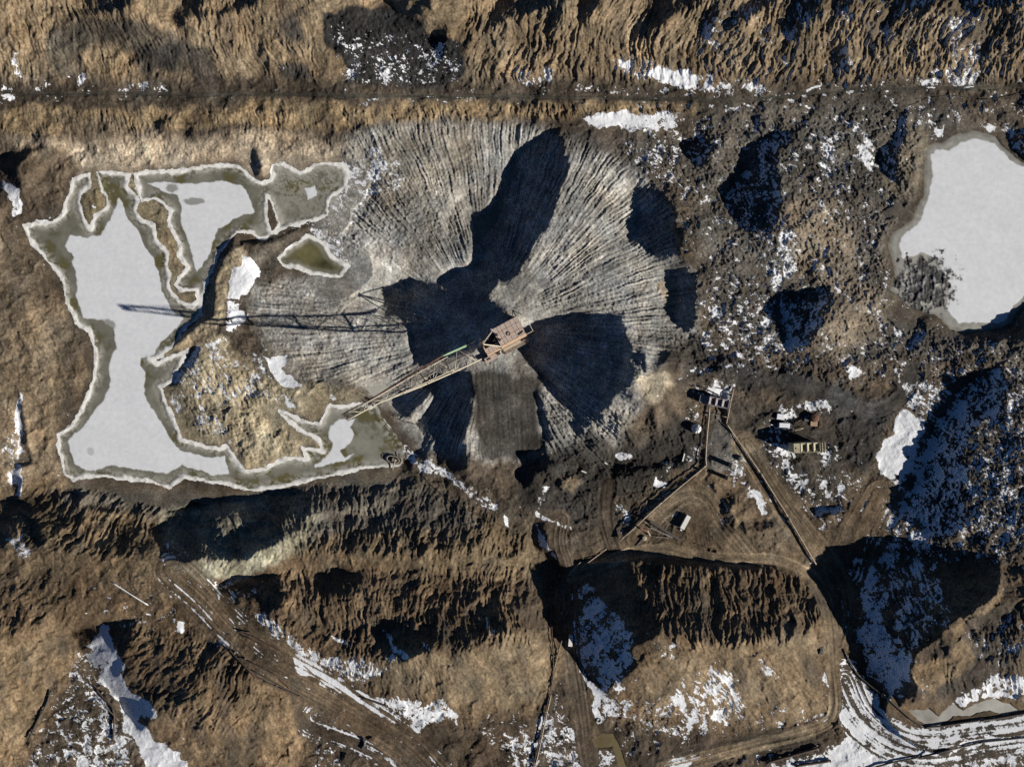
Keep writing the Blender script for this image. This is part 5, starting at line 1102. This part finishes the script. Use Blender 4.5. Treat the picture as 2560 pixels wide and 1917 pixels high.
# ---------------------------------------------------------------- yard pieces
def place(px, py, yaw, z=None):
    c = at(px, py); R = Matrix.Rotation(math.radians(yaw), 3, 'Z')
    return c, (lambda x, y, z_: c + R @ Vector((x, y, z_)))
def bx(P, x0, x1, y0, y1, z0, z1, tx=0, ty=0):
    bm = new(); hull8(bm, [P(x0, y0, z0), P(x1, y0, z0), P(x1, y1, z0), P(x0, y1, z0), P(x0 + tx, y0 + ty, z1), P(x1 - tx, y0 + ty, z1), P(x1 - tx, y1 - ty, z1), P(x0 + tx, y1 - ty, z1)]); return bm
def wheel(P, x, y, r, w, T):
    bm = new(); tube(bm, [P(x, y - w / 2, r), P(x, y + w / 2, r)], r, 14); wl = obj('wheel', bm, MT['rubber'], T)
    bm = new(); tube(bm, [P(x, y - w / 2 - .03, r), P(x, y + w / 2 + .03, r)], r * .5, 10); obj('rim', bm, MT['grey'], wl)
def trailer():
    c, P = place(1711, 1303, 61.5)
    T = thing('site_trailer', 'long white site trailer parked among curved tyre tracks', 'trailer', c)
    b = obj('body', bx(P, -4.4, 4.4, -1.25, 1.25, .7, 3.2), MT['white'], T)
    for i in range(4): obj('roof_panel', bx(P, -4.45 + i * 2.24, -4.45 + i * 2.24 + 2.2, -1.32, 1.32, 3.21, 3.34), MT['white'], b)
    for x in (-2.6, 0, 2.6): obj('window', bx(P, x - .5, x + .5, -1.3, -1.26, 1.7, 2.6), MT['glass'], b)
    obj('chassis', bx(P, -4.3, 4.3, -.9, .9, .5, .69), MT['dark'], T)
    for x in (-2.8, 2.8):
        for y in (-1.05, 1.05): wheel(P, x, y, .45, .3, T)
    bm = new(); beam(bm, P(-4.3, 0, .6), P(-6.4, 0, .5), .2); obj('tow_bar', bm, MT['dark'], T)
    obj('step_box', bx(P, -5.9, -5.0, -.9, .2, .62, 1.5), MT['snow'], T)
trailer()
def kiosk(px, py, w, h, mat, label, cap):
    c, P = place(px, py, -12)
    T = thing('kiosk_tower', label, 'tower', c)
    obj('shaft', bx(P, -w / 2, w / 2, -w / 2, w / 2, -.6, h), MT[mat], T)
    obj('cap', bx(P, -w / 2 - .2, w / 2 + .2, -w / 2 - .2, w / 2 + .2, h + .01, h + .3), MT[cap], T)
    obj('door', bx(P, -.4, .4, -w / 2 - .06, -w / 2 - .01, 0, 1.9), MT['dark'], T)
    obj('ledge', bx(P, -w / 2 - .7, -w / 2 - .02, -w / 2, w / 2 - .4, h - .6, h - .3), MT['wood'], T)
kiosk(1826, 1163, 2.3, 6.6, 'conc', 'pale square concrete tower with snow around its foot', 'conc')
kiosk(1816, 1194, 1.9, 6.2, 'wood', 'small brown tower at the end of the curved tyre tracks', 'wood')
def mast_box():
    c, P = place(1783, 1376, -12)
    T = thing('floodlight_mast', 'steel mast standing in a low square crate beside the main road', 'mast', c)
    for y in (-1.1, 1.1): obj('crate_wall', bx(P, -2, 2, y - .1, y + .1, -.4, 1.1), MT['wood'], T)
    for x in (-2, 2): obj('crate_wall', bx(P, x - .1, x + .1, -.98, .98, -.4, 1.1), MT['wood'], T)
    bm = new(); tube(bm, [P(0, 0, -.4), P(0, 0, 7.5)], .16, 8); obj('pole', bm, MT['dark'], T)
    bm = new(); beam(bm, P(-.9, 0, 7.4), P(.9, 0, 7.4), .2); obj('cross_arm', bm, MT['dark'], T)
    for x in (-.7, .7): obj('lamp_head', bx(P, x - .25, x + .25, -.35, .2, 7.0, 7.3), MT['grey'], T)
mast_box()
def tanks():
    c, P = place(1739, 1071, 0); T = thing('round_hut', 'snow crusted round hut beside the grey basin', 'hut', c)
    bm = new(); lathe(bm, P(0, 0, -.8), [(2.7, 0), (2.8, 3.4), (2.3, 4.6), (1.2, 5.4), (.3, 5.6)], 18); obj('shell', bm, MT['snow'], T)
    for k in range(9):
        a = k * math.pi * 2 / 9; cs, sn = math.cos(a), math.sin(a)
        bm = new(); tube(bm, [P(2.82 * cs, 2.82 * sn, 2.6), P(2.36 * cs, 2.36 * sn, 3.85), P(1.25 * cs, 1.25 * sn, 4.66), P(.3 * cs, .3 * sn, 4.86)], .12, 5); obj('rib', bm, MT['grey'], T)
    c, P = place(1851, 1146, 0); T = thing('storage_tank', 'small pale round tank beside the haul road pipeline', 'tank', c)
    bm = new(); lathe(bm, P(0, 0, -.5), [(1.7, 0), (1.7, 1.9), (1.2, 2.4), (.3, 2.6)], 18); obj('shell', bm, MT['conc'], T)
    bm = new(); lathe(bm, P(.3, 0, 2.05), [(.35, 0), (.35, .25)], 10); obj('lid', bm, MT['grey'], T)
    c, P = place(2032, 1047, -4); T = thing('storage_tank', 'rusty round tank on a pale square slab in dark mud', 'tank', c)
    obj('slab', bx(P, -1.2, 3.0, -4.4, 2.6, -.5, .3), MT['roofpale'], T)
    bm = new(); lathe(bm, P(.2, .6, .3), [(2.4, 0), (2.4, 3.2), (2.25, 3.5), (1.0, 3.9), (.2, 4.0)], 22); obj('shell', bm, MT['tank'], T)
    bm = new(); lathe(bm, P(.9, .2, 3.85), [(.45, 0), (.45, .4)], 10); obj('lid', bm, MT['dark'], T)
    obj('intake_box', bx(P, -5.5, -2.9, -1.8, 1.6, -.4, 1.4), MT['cab'], T)
tanks()
def cabin(px, py, yaw, lx, ly, h, label, mat='deck'):
    c, P = place(px, py, yaw); T = thing('cabin', label, 'cabin', c)
    obj('wall', bx(P, -lx / 2, lx / 2, -ly / 2, ly / 2, -.6, h), MT[mat], T)
    obj('roof', bx(P, -lx / 2 - .2, lx / 2 + .2, -ly / 2 - .2, ly / 2 + .2, h + .01, h + .25), MT['dark'], T)
    obj('snow_cover', bx(P, -lx / 2 - .1, lx / 2 + .1, -ly / 2 - .1, ly / 2 + .1, h + .26, h + .6, .25, .25), MT['snow'], T)
    obj('door', bx(P, -.4, .4, -ly / 2 - .08, -ly / 2 - .01, 0, 1.9), MT['dark'], T)
cabin(1957, 1062, -3, 6.4, 2.7, 2.4, 'low snow roofed cabin above the yellow bunker')
cabin(1948, 1041, -8, 4.6, 3.3, 2.2, 'smaller square cabin with snow roof left of the rusty tank')
def wreck():
    c = at(1655, 1328); T = thing('wrecked_conveyor', 'dark scrapped conveyor gantry lying beside the main road', 'conveyor', c)
    def st(a, b, w, h, mt, n, l0=1.0, l1=1.0):
        bm = new(); beam(bm, at(*a, up=l0), at(*b, up=l1), w, h); obj(n, bm, MT[mt], T)
    st((1625, 1303), (1701, 1350), 1.3, .9, 'dark', 'gantry_beam', 2.2, 1.0); st((1627, 1318), (1681, 1343), .9, .7, 'grey', 'gantry_beam', 1.6, 1.4)
    st((1620, 1312), (1668, 1337), .5, .5, 'dark', 'gantry_beam', 1.9, 1.2)
    st((1619, 1326), (1626, 1339), .8, .6, 'pale', 'end_frame', 1.6, 1.0); st((1640, 1342), (1672, 1344), .35, .35, 'grey', 'strut', 1.2, 1.2)
    st((1601, 1319), (1617, 1329), .9, .6, 'red', 'tail_arm', 2.6, 1.8)
    for a in ((1640, 1312), (1660, 1325), (1680, 1337)): st(a, (a[0] - 8, a[1] + 12), .3, .3, 'dark', 'cross_member', 1.7, 1.3)
    bm = new(); c2 = at(1611, 1344); lathe(bm, c2 - Vector((0, 0, .5)), [(1.5, 0), (1.5, 2.0), (.4, 2.2)], 8); tag(obj('steel_drum', bm, MT['pale']), 'pale eight sided drum beside the scrapped conveyor', 'drum')
    bm = new(); beam(bm, at(1591, 1364, up=.5), at(1607, 1348, up=.8), .7, .5); tag(obj('beam', bm, MT['grey']), 'short grey beam leaning on the pale drum', 'beam')
wreck()
def raft():
    L = G['levels'][0]; c = at(984, 1148, z=L); T = thing('pump_raft', 'dark oval pump raft with pale pipe frame in the pond corner', 'raft', c)
    R = Matrix.Rotation(math.radians(-14), 3, 'Z'); P = lambda x, y, z: c + R @ Vector((x, y, z))
    ell = lambda a, b, z, n=24: [P(a * math.cos(k * 2 * math.pi / n), b * math.sin(k * 2 * math.pi / n), z) for k in range(n)]
    bm = new(); lo = ell(4.6, 2.4, -.2); hi = ell(5.0, 2.8, 1.0); v0 = [bm.verts.new(p) for p in lo]; v1 = [bm.verts.new(p) for p in hi]
    bm.faces.new(v0[::-1]); bm.faces.new(v1)
    for k in range(24): bm.faces.new((v0[k], v0[(k + 1) % 24], v1[(k + 1) % 24], v1[k]))
    obj('hull', bm, MT['dark'], T)
    bm = new(); tube(bm, ell(3.9, 2.3, 1.9), .16, 6, True); obj('rail', bm, MT['cream'], T)
    for x, y in ((-3.4, -1.2), (-3.4, 1.2), (3.4, -1.2), (3.4, 1.2), (0, -2.3), (0, 2.3)):
        bm = new(); tube(bm, [P(x, y, .9), P(x, y, 1.9)], .1, 6); obj('post', bm, MT['grey'], T)
    obj('pump', bx(P, -.6, .4, -1.2, 1.0, 1.0, 2.2), MT['grey'], T); obj('motor', bx(P, 1.0, 2.0, -.9, .5, 1.0, 2.0), MT['cream'], T)
    bm = new(); tube(bm, [P(1.4, -.6, 1.8), P(1.2, -3.2, 1.9), P(1.1, -6.2, 1.2)], .3, 8); obj('discharge_pipe', bm, MT['pale'], T)
    bm = new(); tube(bm, [P(2.2, 4.6, 1.0), P(4.2, 2.2, 1.4), P(6.6, -.8, 2.2)], .22, 7); obj('mooring_pole', bm, MT['wood'], T)
raft()
def truck():
    c, P = place(1426, 1597, 84); T = thing('parked_truck', 'pale box truck parked on the shaded valley road', 'truck', c)
    obj('cargo_box', bx(P, -3.4, 1.2, -1.2, 1.2, .8, 3.0), MT['white'], T)
    b = obj('cab', bx(P, 1.35, 3.3, -1.1, 1.1, .6, 2.4, .15, .08), MT['white'], T)
    obj('windscreen', bx(P, 3.2, 3.28, -.9, .9, 1.5, 2.2), MT['glass'], b)
    obj('chassis', bx(P, -3.3, 3.3, -.8, .8, .45, .6), MT['dark'], T)
    for x in (-2.2, 2.3):
        for y in (-1.05, 1.05): wheel(P, x, y, .48, .32, T)
    c, P = place(2051, 1625, 82); T = thing('parked_car', 'dark car parked at the roadside below the brown slope', 'car', c)
    obj('body', bx(P, -2.3, 2.3, -.9, .9, .35, 1.0, .1, .05), MT['cab'], T)
    b = obj('cabin', bx(P, -1.3, 1.0, -.8, .8, 1.0, 1.6, .35, .12), MT['glass'], T); obj('roof', bx(P, -.95, .65, -.68, .68, 1.6, 1.66), MT['cab'], b)
    for x in (-1.4, 1.45):
        for y in (-.82, .82): wheel(P, x, y, .34, .22, T)
truck()
def bits():
    c = at(1497, 1799); bm = new(); tube(bm, [c + Vector((1.15 * math.cos(k * math.pi / 10), 1.15 * math.sin(k * math.pi / 10), .22)) for k in range(20)], .32, 8, True)
    tag(obj('old_tyre', bm, MT['grey']), 'grey tyre lying in the round snow patch', 'tyre')
    bm = new(); tube(bm, [at(905, 1845, up=.8), at(912, 1852, up=.9), at(911, 1862, up=.9), at(903, 1870, up=.7)], .8, 8); tag(obj('pipe_elbow', bm, MT['cab']), 'dark bent pipe elbow beside snowy tyre tracks', 'pipe')
    c, P = place(928, 1845, 25); tag(obj('steel_box', bx(P, -1.4, 1.4, -.7, .7, -.2, 1.1, .1, .1), MT['rust']), 'small rusty steel box right of the dark pipe elbow', 'box')
    for i, (x, y, yaw, l, lab) in enumerate(((1460, 1179, -22, 3.2, 'white board lying on dark mud beside the haul track'), (1515, 1158, -35, 2.0, 'small white board at the tip of the gravel bank'), (1709, 1143, 75, 5.0, 'pale board standing up from snow left of the grey basin'))):
        c, P = place(x, y, yaw); tag(obj('board', bx(P, -l / 2, l / 2, -.35, .35, .05, .3), MT['white']), lab, 'board')
    for (x, y, l) in ((770, 1672, 'upper of two grey planks lying on the snow bank'), (800, 1700, 'lower of two grey planks lying on the snow bank')):
        c, P = place(x, y, -42); tag(obj('plank', bx(P, -3.6, 3.6, -.3, .3, .1, .35), MT['wood']), l, 'plank')
bits()
